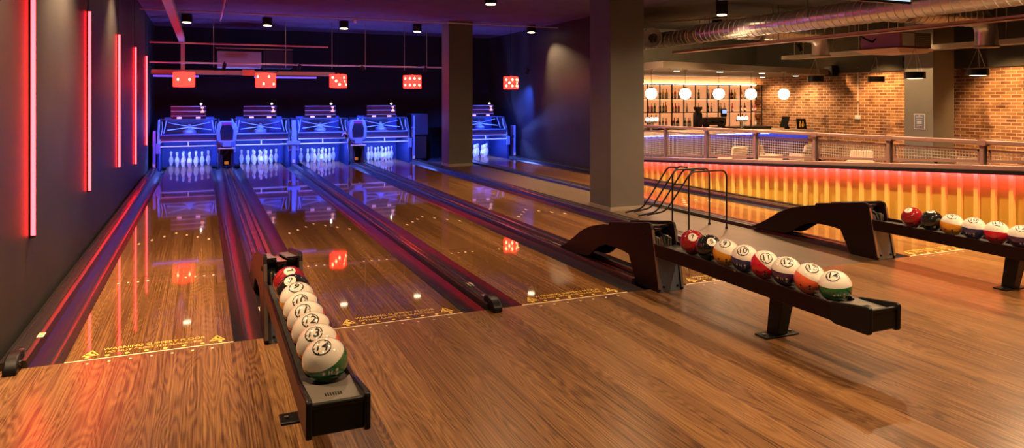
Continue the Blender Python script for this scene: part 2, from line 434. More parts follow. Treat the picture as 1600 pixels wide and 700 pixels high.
# ------------------------------------------------------------------ bowling balls
BALLC = {7: (.30, .012, .016), 8: (.012, .011, .011), 9: (.80, .33, .03), 10: (.03, .035, .12), 11: (.55, .012, .03), 12: (.06, .015, .07), 13: (.85, .14, .05), 14: (.015, .14, .045)}
BCN = {7: 'dark red', 8: 'black', 9: 'white and yellow', 10: 'white and navy', 11: 'white and crimson', 12: 'white and dark purple', 13: 'white and orange', 14: 'white and green'}
R = .109
CAM = V((0, 0, CAMH))
def on_sphere(n, tx, ty, x, y, r):
    return (n*R+tx*x+ty*y).normalized()*r
def ball(num, pos, na, nb, ca, tilt, label, group, off=-.15):
    pos = V(pos); d = (CAM-pos).normalized(); right = V((0,0,1)).cross(d).normalized(); up = d.cross(right)
    n = (right*na+up*nb+d*math.sqrt(max(0, 1-na*na-nb*nb))).normalized()
    ty = (up-n*up.dot(n)).normalized(); tx = ty.cross(n)
    c, s = math.cos(tilt), math.sin(tilt)
    tx, ty = tx*c+ty*s, ty*c-tx*s
    cap = (right*ca[0]+up*ca[1]+d*ca[2]).normalized()
    bm = bmesh.new(); bmesh.ops.create_uvsphere(bm, u_segments=48, v_segments=28, radius=R)
    if num > 8: bmesh.ops.bisect_plane(bm, geom=bm.verts[:]+bm.edges[:]+bm.faces[:], plane_co=cap*R*off, plane_no=cap)
    for f in bm.faces:
        f.smooth = True; f.material_index = 1 if num <= 8 or f.calc_center_median().dot(cap) > R*off else 0
    me = bpy.data.meshes.new('bowling_ball'); bm.to_mesh(me); bm.free()
    me.materials.append(BALLW); me.materials.append(mat('ball resin %d' % num, BALLC[num], .10, coat=1.))
    o = bpy.data.objects.new('bowling_ball', me); COL.objects.link(o); o.location = pos
    tag(o, label, 'bowling ball', group)
    def part(nm, m, r, fn):
        mb = MB(); fn(mb, r); ob = mb.build(nm, m, None, smooth=60, origin=(0,0,0)); ob.parent = o; ob.location = (0,0,0); return ob
    N = 40
    if num <= 8:
        def disc(mb, r):
            mb.raw([on_sphere(n, tx, ty, 0, 0, r)]+[on_sphere(n, tx, ty, .040*math.cos(2*PI*k/N), .040*math.sin(2*PI*k/N), r) for k in range(N)]+[on_sphere(n, tx, ty, .018*math.cos(2*PI*k/N), .018*math.sin(2*PI*k/N), r) for k in range(N)],
                   [(0, 1+N+k, 1+N+(k+1) % N) for k in range(N)]+[(1+k, 1+(k+1) % N, 1+N+(k+1) % N, 1+N+k) for k in range(N)])
        part('number_disc', BALLW, R+.0006, disc)
    else:
        def ring(mb, r):
            ro, ri = .049, .0415
            mb.raw([on_sphere(n, tx, ty, q*math.cos(2*PI*k/N), q*math.sin(2*PI*k/N), r) for q in (ro, ri) for k in range(N)], [(k, (k+1) % N, N+(k+1) % N, N+k) for k in range(N)])
            for q in (.3, 1.3, PI+.3, PI+1.3):
                u = V((math.cos(q), math.sin(q))); w = V((-u.y, u.x))
                mb.raw([on_sphere(n, tx, ty, *(u*a+w*b), r) for a, b in ((.034, -.004), (.043, -.004), (.043, .004), (.034, .004))], [(0,1,2,3)])
        part('number_ring', INK, R+.0007, ring)
    def numeral(mb, r):
        v, f = text_mesh(str(num), .069 if num > 8 else .058, .015)
        mb.raw([on_sphere(n, tx, ty, p.x, p.y, r) for p in v], f)
    part('numeral', INK, R+.0013, numeral)
    # finger holes and small lettering on the coloured side, low towards the viewer
    f0 = (d*.74-up*.50+right*(.25*(1 if ca[0] >= 0 else -1))).normalized()
    fx = (right-f0*right.dot(f0)).normalized(); fy = f0.cross(fx)
    for q, (hx, hy) in enumerate(((.030, .008), (.030, -.016), (-.036, .0))):
        def hole(mb, r):
            mb.raw([on_sphere(f0, fx, fy, hx, hy, r)]+[on_sphere(f0, fx, fy, hx+.0085*math.cos(k*PI/7), hy+.0085*math.sin(k*PI/7), r) for k in range(14)], [(0, 1+k, 1+(k+1) % 14) for k in range(14)])
        part('finger_hole', mat('pale hole insert', (.70,.58,.45), .5) if num in (12, 14, 10) else INK, R+.0006, hole)
    if num in (8, 10, 12, 14):
        def letter(mb, r):
            v, f = text_mesh('H', .030, .0)
            mb.raw([on_sphere(f0, fx, fy, p.x-.004, p.y, r) for p in v], f)
        part('lettering', BALLW, R+.0008, letter)
    return o

# ------------------------------------------------------------------ ball returns
HOOD = [(1.97, .055), (1.78, .135), (1.60, .235), (1.48, .31), (1.34, .373), (1.22, .415), (1.08, .447), (.98, .470), (.875, .486), (.855, .515), (.60, .552), (.35, .588), (.20, .612), (.165, .614), (.135, .605), (.118, .585), (.0, .012), (.01, .001), (.36, .001), (.375, .02), (.50, .255), (.60, .268), (.80, .272), (.95, .262), (1.06, .225), (1.16, .165), (1.26, .10), (1.36, .066), (1.6, .053), (1.9, .05)]
def ball_return(xc, t0, lab, where, nballs, poses, group, ntilt, off=-.15):
    t = thing('ball_return', lab, 'ball return', (xc, t0, 0), 'ball returns')
    for sx in (-1, 1):
        xa, xb = xc+sx*.112, xc+sx*.140
        MB().prism([(t0+a, b) for a, b in HOOD], 'x', min(xa, xb), max(xa, xb)).build('side_panel', MAROON, t, smooth=30, bevel=.004)
        # bright edging strip down the front edge of the panel
        MB().hexa([(xc+sx*.114, t0-.006, .03), (xc+sx*.138, t0-.006, .03), (xc+sx*.138, t0+.006, .03), (xc+sx*.114, t0+.006, .03),
                   (xc+sx*.114, t0+.104, .555), (xc+sx*.138, t0+.104, .555), (xc+sx*.138, t0+.117, .555), (xc+sx*.114, t0+.117, .555)]).build('edge_strip', TRIMS, t, smooth=0)
        MB().cyl((xc+sx*.141, t0+.23, .50), (xc+sx*.146, t0+.23, .50), .018, n=16).build('panel_plug', BLACK, t)
    p = MB().hexa([(xc-.111, t0+.008, .002), (xc+.111, t0+.008, .002), (xc+.111, t0+.025, .002), (xc-.111, t0+.025, .002),
                   (xc-.111, t0+.068, .33), (xc+.111, t0+.068, .33), (xc+.111, t0+.085, .33), (xc-.111, t0+.085, .33)]).build('front_panel', DSTEEL, t, smooth=0)
    for sx in (-.075, .08):
        MB().cyl((xc+sx, t0+.004, .045), (xc+sx, t0+.02, .045), .010, n=8).build('bolt', BLACK, p)
    # curved cover between the panels with the open lift channel in its middle
    cov = [(t0+a, b-.035) for a, b in HOOD[:13]]+[(t0+.34, .50), (t0+.26, .47), (t0+.22, .42)]
    cov2 = cov+[(a-.004, b-.012) for a, b in cov[::-1]]
    for sx in (-1, 1):
        a, b = sorted((xc+sx*.038, xc+sx*.110))
        MB().prism(cov2, 'x', a, b).build('hood_cover', mat('hood grey brown', (.16,.13,.11), .4), t, smooth=50)
    MB().prism([(a, b-.03) for a, b in cov]+[(a-.004, b-.045) for a, b in cov[::-1]], 'x', xc-.038, xc+.038).build('lift_belt', mat('reddish belt', (.35,.16,.12), .35), t, smooth=50)
    for k, sx in enumerate((-.085, -.058, .045, .072)):
        MB().box(xc+sx-.006, xc+sx+.006, t0+.10, t0+.24, .36, .49-.015*(k % 2)).build('guide_fin', STEEL, t, bevel=.003)
    MB().tube([(xc+.02, t0+.30, .49), (xc+.02, t0+.22, .51), (xc+.02, t0+.15, .48), (xc+.02, t0+.12, .41)], .016).build('stop_arm', BLACK, t)
    # rack
    y1 = t0+.09; y0 = t0-1.98
    def bz(y): return .49+.011*(y-(t0-1.845))            # ball centre height
    for sx in (-1, 1):
        a, b = sorted((xc+sx*.116, xc+sx*.136))
        MB().hexa([(a, y0, bz(y0)-.19), (b, y0, bz(y0)-.19), (b, y1, bz(y1)-.19), (a, y1, bz(y1)-.19), (a, y0, bz(y0)-.075), (b, y0, bz(y0)-.075), (b, y1, bz(y1)-.075), (a, y1, bz(y1)-.075)]).build('side_rail', MAROON, t, smooth=0, bevel=.003)
    n = 10
    pr = [(xc-.116+.232*k/n, -.1045-.0*abs(k-n/2)-.010*math.sin(PI*k/n)) for k in range(n+1)]
    m = MB()
    A = [(x, y0, bz(y0)+z) for x, z in pr]+[(x, y1, bz(y1)+z) for x, z in pr]
    B = [(x, y, z-.02) for x, y, z in A]
    m.raw(A, [(k, k+1, n+2+k, n+1+k) for k in range(n)]); m.raw(B, [(k, k+1, n+2+k, n+1+k) for k in range(n)])
    m.build('ball_tray', mat('dark tray lining', (.03,.026,.024), .45), t, smooth=60)
    # end box with its cheeks, controls and grille
    e1, e0 = t0-1.93, t0-2.235
    for sx in (-1, 1):
        a, b = sorted((xc+sx*.112, xc+sx*.140))
        MB().prism([(e1, .298), (e1, .425), (e1-.02, .43), (e0+.02, .462), (e0, .455), (e0-.004, .44), (e0+.0, .295), (e0+.02, .285), (e0+.27, .285)], 'x', a, b).build('end_cheek', BLACK, t, smooth=30, bevel=.008, seg=3)
    MB().box(xc-.112, xc+.112, e0+.012, e0+.03, .30, .425).build('end_plate', BLACK, t, bevel=.006)
    MB().cyl((xc-.112, e0+.022, .428), (xc+.112, e0+.022, .428), .014, n=14).build('end_bar', BLACK, t)
    m = MB(); K = 16
    top = [(xc-.112, e0+.03), (xc+.112, e0+.03), (xc+.112, e1+.05)]+[(xc+.10*math.cos(PI*k/K), e1+.05-.085*math.sin(PI*k/K)) for k in range(1, K)]+[(xc-.112, e1+.05)]
    m.prism(top, 'z', .395, .418); tp = m.build('control_top', mat('taupe control panel', (.20,.175,.15), .42, metal=.4), t, smooth=30)
    m = MB()
    for k in range(7): m.box(xc-.037+k*.0115, xc-.031+k*.0115, e0+.135, e0+.168, .4182, .4195)
    m.build('speaker_grille', INK, tp, smooth=0)
    for sx in (-.045, .05): MB().box(xc+sx-.016, xc+sx+.016, e0+.062, e0+.078, .4182, .4192).build('button_label', WHITEP, tp, smooth=0)
    # leg and foot
    fy = t0-1.31
    MB().hexa([(xc-.05, fy-.055, .012), (xc+.05, fy-.055, .012), (xc+.05, fy+.055, .012), (xc-.05, fy+.055, .012),
               (xc-.06, fy-.065-.055, .31), (xc+.06, fy-.065-.055, .31), (xc+.06, fy+.065-.055, .31), (xc-.06, fy+.065-.055, .31)]).build('leg', BLACK, t, smooth=0, bevel=.006)
    f = MB().box(xc-.16, xc+.16, fy-.065, fy+.065, 0, .013).build('foot_plate', BLACK, t, bevel=.005)
    for sx in (-.125, .125): MB().cyl((xc+sx, fy, .013), (xc+sx, fy, .022), .013, n=8).build('bolt', STEEL, f)
    # the balls lie in the rack and are things of their own
    for k in range(nballs):
        num = 7+k; y = t0-.31-k*.2193
        na, nb, ca, tl = poses[num]
        ball(num, (xc+.0, y, bz(y)+.0005), na, nb, ca, tl+ntilt, f'{BCN[num]} bowling ball numbered {num} {where}', group, off)
    return t
PO2 = {7: (.0, .42, (0,-1,-.2), .1), 8: (.2, .45, (0,-1,-.2), .2), 9: (-.1, .70, (-.25,-.95,-.25), .1), 10: (-.15, .55, (-.1,-.95,-.3), .05), 11: (.08, .48, (-.62,-.75,-.2), .1), 12: (.02, .62, (-.05,-.95,-.3), .08), 13: (.14, .70, (-.4,-.9,-.2), .05), 14: (-.14, .63, (.06,-.95,-.3), .0)}
PO1 = {7: (.0, .72, (0,-1,-.2), -1.2), 8: (-.2, .62, (0,-1,-.2), -.35), 9: (-.08, .74, (.2,-.9,-.4), -.55), 10: (-.1, .50, (.32,-.75,-.55), -.15), 11: (-.22, .52, (.3,-.72,-.6), -.2), 12: (-.1, .60, (.3,-.7,-.6), -.15), 13: (-.22, .57, (.3,-.7,-.62), -.15), 14: (-.14, .59, (.308,-.702,-.641), -.15)}
PO3 = {7: (-.35, .72, (0,-1,-.2), .3), 8: (-.1, .93, (0,-1,-.2), .1), 9: (.0, .80, (-.15,-.98,-.1), .1), 10: (-.05, .78, (-.05,-.98,-.2), .0), 11: (.05, .84, (-.05,-.98,-.1), .05), 12: (.0, .75, (0,-.98,-.2), .05), 13: (.1, .7, (-.1,-.98,-.1), 0), 14: (0, .7, (0,-.98,-.2), 0)}
ball_return(.545, 5.38, 'black and maroon ball return pointing at the viewer, its balls in one close row', 'in the nearest rack', 8, PO1, 'balls in the nearest rack', .1, -.30)
ball_return(3.945, 5.40, 'black and maroon ball return in the middle with eight numbered balls', 'in the middle rack', 8, PO2, 'balls in the middle rack', 0)
ball_return(6.92, 5.54, 'black and maroon ball return in front of the yellow ribbed wall', 'in the rack by the yellow wall', 6, PO3, 'balls in the rack by the yellow wall', 0)

# ------------------------------------------------------------------ bowling ramps (tubular ball ramps on the walkway)
def bend(p, q, r, s, k=6):
    p, q, s = V(p), V(q), V(s)
    a = q+(p-q).normalized()*r; b = q+(s-q).normalized()*r
    return [a*(1-t)**2+q*2*t*(1-t)+b*t*t for t in [i/k for i in range(k+1)]]
def ramp_stand(y0, lab):
    t = thing('bowling_ramp', lab, 'bowling ramp', (6.2, y0, 0), 'bowling ramps on the walkway')
    BT = mat('black tube steel', (.02,.019,.019), .3, metal=.3)
    xl, xr, H = 5.93, 6.56, .80
    m = MB(); m.tube([(xl, y0, .01)]+bend((xl, y0, 0), (xl, y0, H), .11, (xr, y0, H))+bend((xl, y0, H), (xr, y0, H), .11, (xr, y0, 0))+[(xr, y0, .01)], .0125); m.build('leg_frame', BT, t)
    for x in (xl, xr): MB().cyl((x, y0, 0), (x, y0, .03), .018, n=12).build('rubber_foot', BLACK, t)
    for x in (6.02, 6.18):
        p = [V((x, y0-.0, H+.022)), V((x, y0+.22, H+.02)), V((x, y0+.86, .14)), V((x, y0+1.32, .014))]
        m = MB(); m.tube([p[0]]+bend(p[0], p[1], .09, p[2])+bend(p[1], p[2], .14, p[3])+[p[3]], .0125); m.build('ramp_rail', BT, t)
    for f in (.33, .88):
        yy = y0+.22+.64*f; zz = H+.02-(H-.12)*f-.015
        MB().cyl((6.02, yy, zz), (6.18, yy, zz), .009, n=10).build('cross_brace', BT, t)
    return t
ramp_stand(7.73, 'black tubular bowling ramp standing just behind the middle rack')
ramp_stand(8.09, 'black tubular bowling ramp next to the big grey column')

# ------------------------------------------------------------------ pins
def pin_proto():
    prof = [(0, 0), (.0258, 0), (.0285, .006), (.036, .03), (.0455, .07), (.052, .10), (.0560, .114), (.0605, .125), (.0600, .135), (.0575, .16), (.0510, .19), (.0390, .225), (.0300, .245), (.0250, .262), (.0232, .28), (.0240, .300), (.0285, .325), (.0320, .343), (.0322, .352), (.0300, .366), (.0230, .378), (.012, .3835), (0, .385)]
    o = MB().lathe(prof, n=18).build('bowling_pin', PINW, smooth=80, origin=(0,0,0))
    for z0, z1, r0, r1 in ((.250, .258, .0290, .0266), (.272, .280, .0244, .0238)):
        b = MB().lathe([(r0, z0), (r1, z1)], n=18).build('neck_band', mat('red band', (.5,.02,.03), .3), smooth=80, origin=(0,0,0)); b.parent = o
    return o
PROTO = pin_proto(); first = True
SLOT = [(0, 0, 'front pin'), (-1, 1, 'second row pin nearer the neon wall'), (1, 1, 'second row pin farther from the neon wall'), (-2, 2, 'third row pin nearest the neon wall'), (0, 2, 'middle pin of the third row'), (2, 2, 'third row pin farthest from the neon wall'), (-3, 3, 'back corner pin nearest the neon wall'), (-1, 3, 'inner back row pin nearer the neon wall'), (1, 3, 'inner back row pin farther from the neon wall'), (3, 3, 'back corner pin farthest from the neon wall')]
SHORTL = ['first', 'second', 'third', 'fourth', 'last']
for i in range(5):
    for c, r, nm in SLOT:
        o = PROTO if first else copy_tree(PROTO); first = False
        o.location = (LC[i]+c*.1524, HEAD+r*.264, .0)
        tag(o, f'white {nm} on the {SHORTL[i]} lane', 'bowling pin', f'pins on the {SHORTL[i]} lane')

# ------------------------------------------------------------------ pinsetters
BLUEM = mat('blue machine panel', (.008, .018, .10), .45)
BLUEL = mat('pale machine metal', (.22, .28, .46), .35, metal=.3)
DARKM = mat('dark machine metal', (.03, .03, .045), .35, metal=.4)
LEDB = mat('blue light tube', (.3,.3,.8), .4, emit=(.15, .25, 1.), es=470.)
CLEAR = bpy.data.materials.new('clear guard'); MATS['clear guard'] = CLEAR
def glassy():
    nt, N, L, b = nodes_of(CLEAR)
    tr = N.new('ShaderNodeBsdfTransparent'); gl = N.new('ShaderNodeBsdfGlossy'); mx = N.new('ShaderNodeMixShader')
    tr.inputs[0].default_value = (.85,.88,1,1); gl.inputs['Roughness'].default_value = .1; mx.inputs[0].default_value = .12
    L.new(tr.outputs[0], mx.inputs[1]); L.new(gl.outputs[0], mx.inputs[2]); L.new(mx.outputs[0], N['Material Output'].inputs[0])
glassy()
def pinsetter(i):
    xc = LC[i]; y = 19.98
    t = thing('pinsetter', ['blue lit pinsetter machine above the pins nearest the neon wall', 'blue lit pinsetter machine above the pins of the second lane', 'blue lit pinsetter machine above the pins of the third lane', 'blue lit pinsetter machine just before the far grey column', 'blue lit pinsetter machine half hidden by the far grey column'][i], 'pinsetter', (xc, y, 0), 'pinsetters along the back')
    for sx in (-1, 1):
        MB().box(*sorted((xc+sx*.69, xc+sx*.74)), y-.06, 21.6, -.1, .60).build('side_wall', BLUEM, t, smooth=0, bevel=.004)
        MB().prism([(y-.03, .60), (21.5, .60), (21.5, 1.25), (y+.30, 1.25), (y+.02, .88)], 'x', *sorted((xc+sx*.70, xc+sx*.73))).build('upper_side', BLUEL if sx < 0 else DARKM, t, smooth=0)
        MB().box(*sorted((xc+sx*.66, xc+sx*.76)), y-.09, y-.04, .40, .66).build('bracket', BLUEL, t, smooth=0, bevel=.006)
        MB().tube([(xc+sx*.66, y+.02, .84), (xc+sx*.62, y+.12, 1.02), (xc+sx*.64, y+.2, 1.2)], .012).build('side_arm', BLUEL, t)
    MB().box(xc-.69, xc+.69, 21.45, 21.5, -.1, .85).build('pit_curtain', mat('navy pit curtain', (.010,.020,.14), .7), t, smooth=0)
    MB().box(xc-.69, xc+.69, YEND-.2, 21.45, -.10, -.05).build('pit_floor', DARKM, t, smooth=0)
    MB().cyl((xc-.68, y-.05, .575), (xc+.68, y-.05, .575), .016, n=12).build('sweep_bar', WHITEP, t)
    MB().cyl((xc-.02, y-.04, .585), (xc-.02, y-.02, .70), .018, n=10).build('sweep_link', WHITEP, t)
    m = MB(); m.box(xc-.66, xc+.66, y-.04, y-.02, .715, .765); m.build('front_lip', mat('maroon strip', (.10,.02,.03), .35), t, smooth=0)
    MB().box(xc-.66, xc+.66, y-.045, y-.015, .695, .715).build('lip_edge', WHITEP, t, smooth=0)
    MB().box(xc-.68, xc+.68, y+.0, y+.05, .765, .86).build('front_beam', DARKM, t, smooth=0, bevel=.006)
    MB().cyl((xc-.62, y+.10, .74), (xc+.62, y+.10, .74), .014, n=10).build('light_tube', LEDB, t)
    MB().cyl((xc-.55, y+.10, .835), (xc+.55, y+.10, .835), .012, n=10).build('upper_light_tube', LEDB, t)
    # deck, distributor and their guard
    MB().box(xc-.62, xc+.62, y+.20, 21.2, .80, .87).build('pin_deck', BLUEM, t, smooth=0)
    m = MB(); m.lathe([(0, 1.12), (.03, 1.12), (.045, 1.04), (.10, .98), (.16, .95), (.16, .88), (0, .88)], (xc, y+.55, 0), 20); m.build('turret', BLUEL, t)
    for sx in (-1, 1):
        MB().cyl((xc, y+.50, 1.04), (xc+sx*.52, y+.32, .98), .012, n=8).build('distributor_arm', BLUEL, t)
        MB().cyl((xc, y+.50, 1.06), (xc+sx*.50, y+.50, 1.17), .012, n=8).build('distributor_arm', BLUEL, t)
        MB().cyl((xc+sx*.60, y+.30, .90), (xc+sx*.54, y+.45, 1.24), .014, n=8).build('guard_post', BLUEL, t)
    m = MB(); m.raw([(xc-.66, y+.05, .87), (xc+.66, y+.05, .87), (xc+.56, y+.34, 1.24), (xc-.56, y+.34, 1.24)], [(0,1,2,3)]); m.build('clear_guard', CLEAR, t, smooth=0)
    MB().cyl((xc-.66, y+.05, .87), (xc+.66, y+.05, .87), .012, n=8).build('guard_rim', BLUEL, t)
    MB().box(xc-.60, xc+.60, 21.0, 21.05, .88, 1.3).build('rear_panel', BLUEM, t, smooth=0)
    MB().box(xc-.66, xc+.66, y+.32, y+.36, 1.235, 1.265).build('cross_beam', DARKM, t, smooth=0)
    # control box on top
    RB = mat('dark red glossy box', (.030,.004,.005), .2)
    c = MB().box(xc-.44, xc+.40, y+.36, y+.80, 1.265, 1.60).build('control_box', RB, t, smooth=0, bevel=.01)
    for z in (1.34, 1.46, 1.585): MB().box(xc-.44, xc+.40, y+.348, y+.36, z, z+.012).build('box_trim', TRIMS, c, smooth=0)
    for sx in (-.24, .21): MB().box(xc+sx-.055, xc+sx+.055, y+.340, y+.358, 1.275, 1.315).build('pink_lamp', mat('pink indicator', (.8,.4,.4), .4, emit=(1., .42, .45), es=.9), c, smooth=0)
    m = MB(); m.prism([(xc+.26, 1.43), (xc+.37, 1.43), (xc+.315, 1.525)], 'y', y+.342, y+.348); m.build('warning_triangle', mat('orange sign', (.9,.30,.04), .5, emit=(1., .25, .03), es=.5), c, smooth=0)
    MB().box(xc+.275, xc+.345, y+.342, y+.348, 1.535, 1.58).build('orange_label', MATS['orange sign'], c, smooth=0)
    MB().sphere((xc+.28, y+.40, 1.655), .022, 14, 8).build('status_lamp', mat('white indicator lamp', (1,.9,.8), .4, emit=(1., .85, .6), es=30.), t)
    MB().cyl((xc+.28, y+.40, 1.60), (xc+.28, y+.40, 1.64), .012, n=8).build('lamp_stem', BLACK, t)
    return t
for i in range(5): pinsetter(i)
BLUE = (.03, .10, 1.)
def spot(name, loc, target, power, col, size=1.2, blend=.5, rad=.05, parent=None):
    l = bpy.data.lights.new(name, 'SPOT'); l.energy = power*PW; l.color = col; l.spot_size = size; l.spot_blend = blend; l.shadow_soft_size = rad
    o = bpy.data.objects.new(name, l); COL.objects.link(o)
    d = V(target)-V(loc); o.rotation_euler = d.to_track_quat('-Z', 'Y').to_euler()
    if parent is not None: o.parent = parent; o.location = V(loc)-root_loc(parent)
    else: o.location = loc
    return o
PW = 2.7
def flood(x, y, z, tgt, power, lab, size=1.5, stem=2.69):  # blue fixtures added to light the pinsetter fronts
    t = thing('added_flood_light', lab, 'flood light', (x, y, z), 'added blue flood lights')
    a = V((x, y, z)); d = (V(tgt)-a).normalized()
    MB().cyl(a-d*.07, a+d*.05, .045, n=14).build('flood_can', BLACK, t); MB().cyl(a+d*.05, a+d*.053, .038, n=14).build('flood_lens', mat('added flood lens', (.2,.2,.6), .4, emit=(.10, .16, 1.), es=3.), t)
    MB().tube([a, (x, y, stem), (x, 19.48, stem)], .010, n=6).build('flood_bracket', BLACK, t)
    spot('bulb', a+d*.07, tgt, power, BLUE, size, .7, .04, t)
for i in range(5): flood(LC[i]+.80, 18.7, 2.58, (LC[i]+.45, 19.9, .80), 620, f'added small black blue flood light on the pale pipe above the {SHORTL[i]} lane')

def ball_lift(xc, lab):
    y = 19.48; t = thing('ball_lift', lab, 'ball lift', (xc, y, 0), 'ball lifts between pinsetters')
    w = .235
    out = [(xc-.10, .56), (xc+.10, .56), (xc+.15, .66), (xc+w, .72), (xc+w+.01, .98), (xc+w-.02, 1.14), (xc+w-.08, 1.22), (xc-w+.08, 1.22), (xc-w+.02, 1.14), (xc-w-.01, .98), (xc-w, .72), (xc-.15, .66)]
    MB().prism(out, 'y', y+.02, y+.36).build('hood', mat('pale lift hood', (.16,.22,.42), .25, coat=.5), t, smooth=30, bevel=.02, seg=3)
    MB().prism([(xc-.14, .76), (xc+.14, .76), (xc+.16, .98), (xc+.12, 1.10), (xc-.12, 1.10), (xc-.16, .98)], 'y', y-.004, y+.02).build('hood_window', mat('dark window', (.01,.01,.02), .1, coat=1), t, smooth=30)
    MB().box(xc-.12, xc+.12, y-.004, y+.02, 1.12, 1.19).build('hood_panel', mat('plum panel', (.22,.03,.09), .3), t, smooth=0)
    MB().prism([(xc-.09, .57), (xc+.09, .57), (xc+.10, .70), (xc+.17, .72), (xc-.17, .72), (xc-.10, .70)], 'y', y-.03, y+.0).build('front_plate', BLUEL, t, smooth=0, bevel=.006)
    MB().box(xc-.20, xc+.20, y-.07, y+.05, .515, .54).build('ledge', mat('pale ledge', (.75,.42,.20), .4), t, smooth=0, bevel=.004)
    for sx in (-1, 1): MB().box(*sorted((xc+sx*.10, xc+sx*.16)), y-.02, y+.36, .06, .515).build('tunnel_side', DARKM, t, smooth=0)
    MB().box(xc-.10, xc+.10, y+.30, y+.34, .06, .50).build('tunnel_back', INK, t, smooth=0)
    MB().box(xc-.05, xc+.05, y+.285, y+.30, .10, .17).build('tunnel_label', MATS['orange sign'], t, smooth=0)
    return t
ball_lift((LX[0]+W+LX[1])/2, 'rounded blue lit ball lift hood between the first two pinsetters')
ball_lift((LX[2]+W+LX[3])/2, 'rounded blue lit ball lift hood between the third and fourth pinsetters')
def mpost(xc, lab, full):
    y = 19.84; t = thing('machine_post', lab, 'machine post', (xc, y, 0))
    if full:
        MB().box(xc-.05, xc+.05, y, y+.08, .06, 1.22).build('post', BLUEL, t, bevel=.006)
        MB().box(xc-.17, xc+.17, y-.02, y+.0, .56, .66).build('cross_plate', BLUEL, t, bevel=.006)
        MB().prism([(xc-.05, 1.22), (xc+.05, 1.22), (xc+.10, 1.27), (xc-.10, 1.27)], 'y', y, y+.08).build('post_head', DARKM, t, smooth=0)
        MB().box(xc-.03, xc+.03, y-.012, y+.0, .08, .16).build('reflector', mat('amber reflector', (.9,.6,.3), .3), t, smooth=0)
    else:
        MB().box(xc-.03, xc+.03, y, y+.25, -.05, .98).build('post', BLUEL, t, bevel=.004)
        MB().box(xc-.05, xc-.031, y-.02, y+.06, .6, .7).build('clip', DARKM, t, smooth=0)
        MB().box(xc-.03, xc+.03, y-.012, y+.0, .08, .16).build('reflector', MATS['amber reflector'], t, smooth=0)
    return t
mpost((LX[1]+W+LX[2])/2, 'pale T-shaped machine post between the second and third pinsetters', True)
mpost(5.56, 'pale upright end panel closing off the fourth pinsetter', False)
mpost(8.72, 'pale upright end panel by the wall beside the last pinsetter', False)
mpost(-1.12, 'pale upright end panel between neon wall and first pinsetter', False)
# white hose beside the second lift
t = MB().tube([(3.70, 19.82, .73), (3.66, 19.80, .80), (3.60, 19.80, .85), (3.55, 19.82, .83), (3.52, 19.86, .76)], .018).build('hose', WHITEP)
tag(t, 'short curved white hose beside the ball lift of the fourth pinsetter', 'hose')
# machine standing in the dark gap
t = thing('spare_machine', 'dark machine with a blue edge standing in the gap by the far column', 'machine', (5.85, 20.9, 0))
MB().box(5.72, 6.25, 20.7, 21.3, .7, 1.35).build('body', DARKM, t, smooth=0, bevel=.03)
MB().box(5.76, 5.80, 20.62, 20.7, .9, 1.3).build('edge_trim', BLUEL, t, smooth=0)
MB().box(5.80, 6.2, 20.75, 21.2, 0, .7).build('stand', INK, t, smooth=0)

# ------------------------------------------------------------------ hanging dice
def die(i, x, rot):
    s = .17; z = 2.23; n = i+1
    t = thing('hanging_die', f'red glowing hanging die with {["one pip", "two pips", "three pips", "four pips", "five pips"][i]} on every face', 'die lamp', (x, 18.0, z-s), 'dice hung over the lanes')
    t.rotation_euler = (0, 0, rot)
    b = MB().box(-s, s, -s, s, 0, 2*s).build('die_body', DIE, None, bevel=.02, seg=3, origin=(0,0,0)); b.parent = t
    PT = {1: [(0,0)], 2: [(-1,1), (1,-1)], 3: [(-1,1), (0,0), (1,-1)], 4: [(-1,1), (1,1), (-1,-1), (1,-1)], 5: [(-1,1), (1,1), (0,0), (-1,-1), (1,-1)]}[n]
    for q in range(4):
        Rm = Matrix.Rotation(q*PI/2, 4, 'Z')
        for u, v in PT:
            m = MB(); c = Rm @ V((u*.085, -s-.002, s+v*.085)); c2 = Rm @ V((u*.085, -s+.003, s+v*.085))
            m.cyl(c2, c, .027, n=16); o = m.build('pip', PIP, None, origin=(0,0,0)); o.parent = t
    o = MB().cyl((0,0,2*s), (0,0,CEIL-z+s), .004, n=6).build('cord', BLACK, None, origin=(0,0,0)); o.parent = t
    o = MB().cyl((0,0,2*s), (0,0,2*s+.03), .02, n=10).build('cord_cap', TRIMS, None, origin=(0,0,0)); o.parent = t
for i, (x, r) in enumerate(((-.40, .78), (1.38, .80), (3.10, 1.1), (5.0, .51), (7.80, .91))): die(i, x, r)

# ------------------------------------------------------------------ neon tubes on the left wall
for i, y in enumerate((6.63, 9.66, 12.9, 15.9, 18.9)):
    z0 = .49 if i == 3 else .69
    t = thing('neon_tube', f'{["tall", "upright", "upright", "upright", "upright"][i]} red neon tube on the dark wall, {ORD[i]} counting from the viewer', 'neon light', (XW, y, z0), 'neon tubes on the wall')
    MB().box(XW, XW+.012, y-.022, y+.022, z0-.02, 2.82).build('mounting_channel', BLACK, t, smooth=0)
    MB().cyl((XW+.026, y, z0), (XW+.026, y, 2.80), .015, n=12).build('glowing_tube', NEON, t)
    for z in (z0-.012, 2.80): MB().cyl((XW+.026, y, z), (XW+.026, y, z+.014), .018, n=12).build('end_cap', BLACK, t)
    MB().cyl((XW+.01, y, 2.82), (XW+.01, y, CEIL), .006, n=8).build('supply_cable', INK, t)

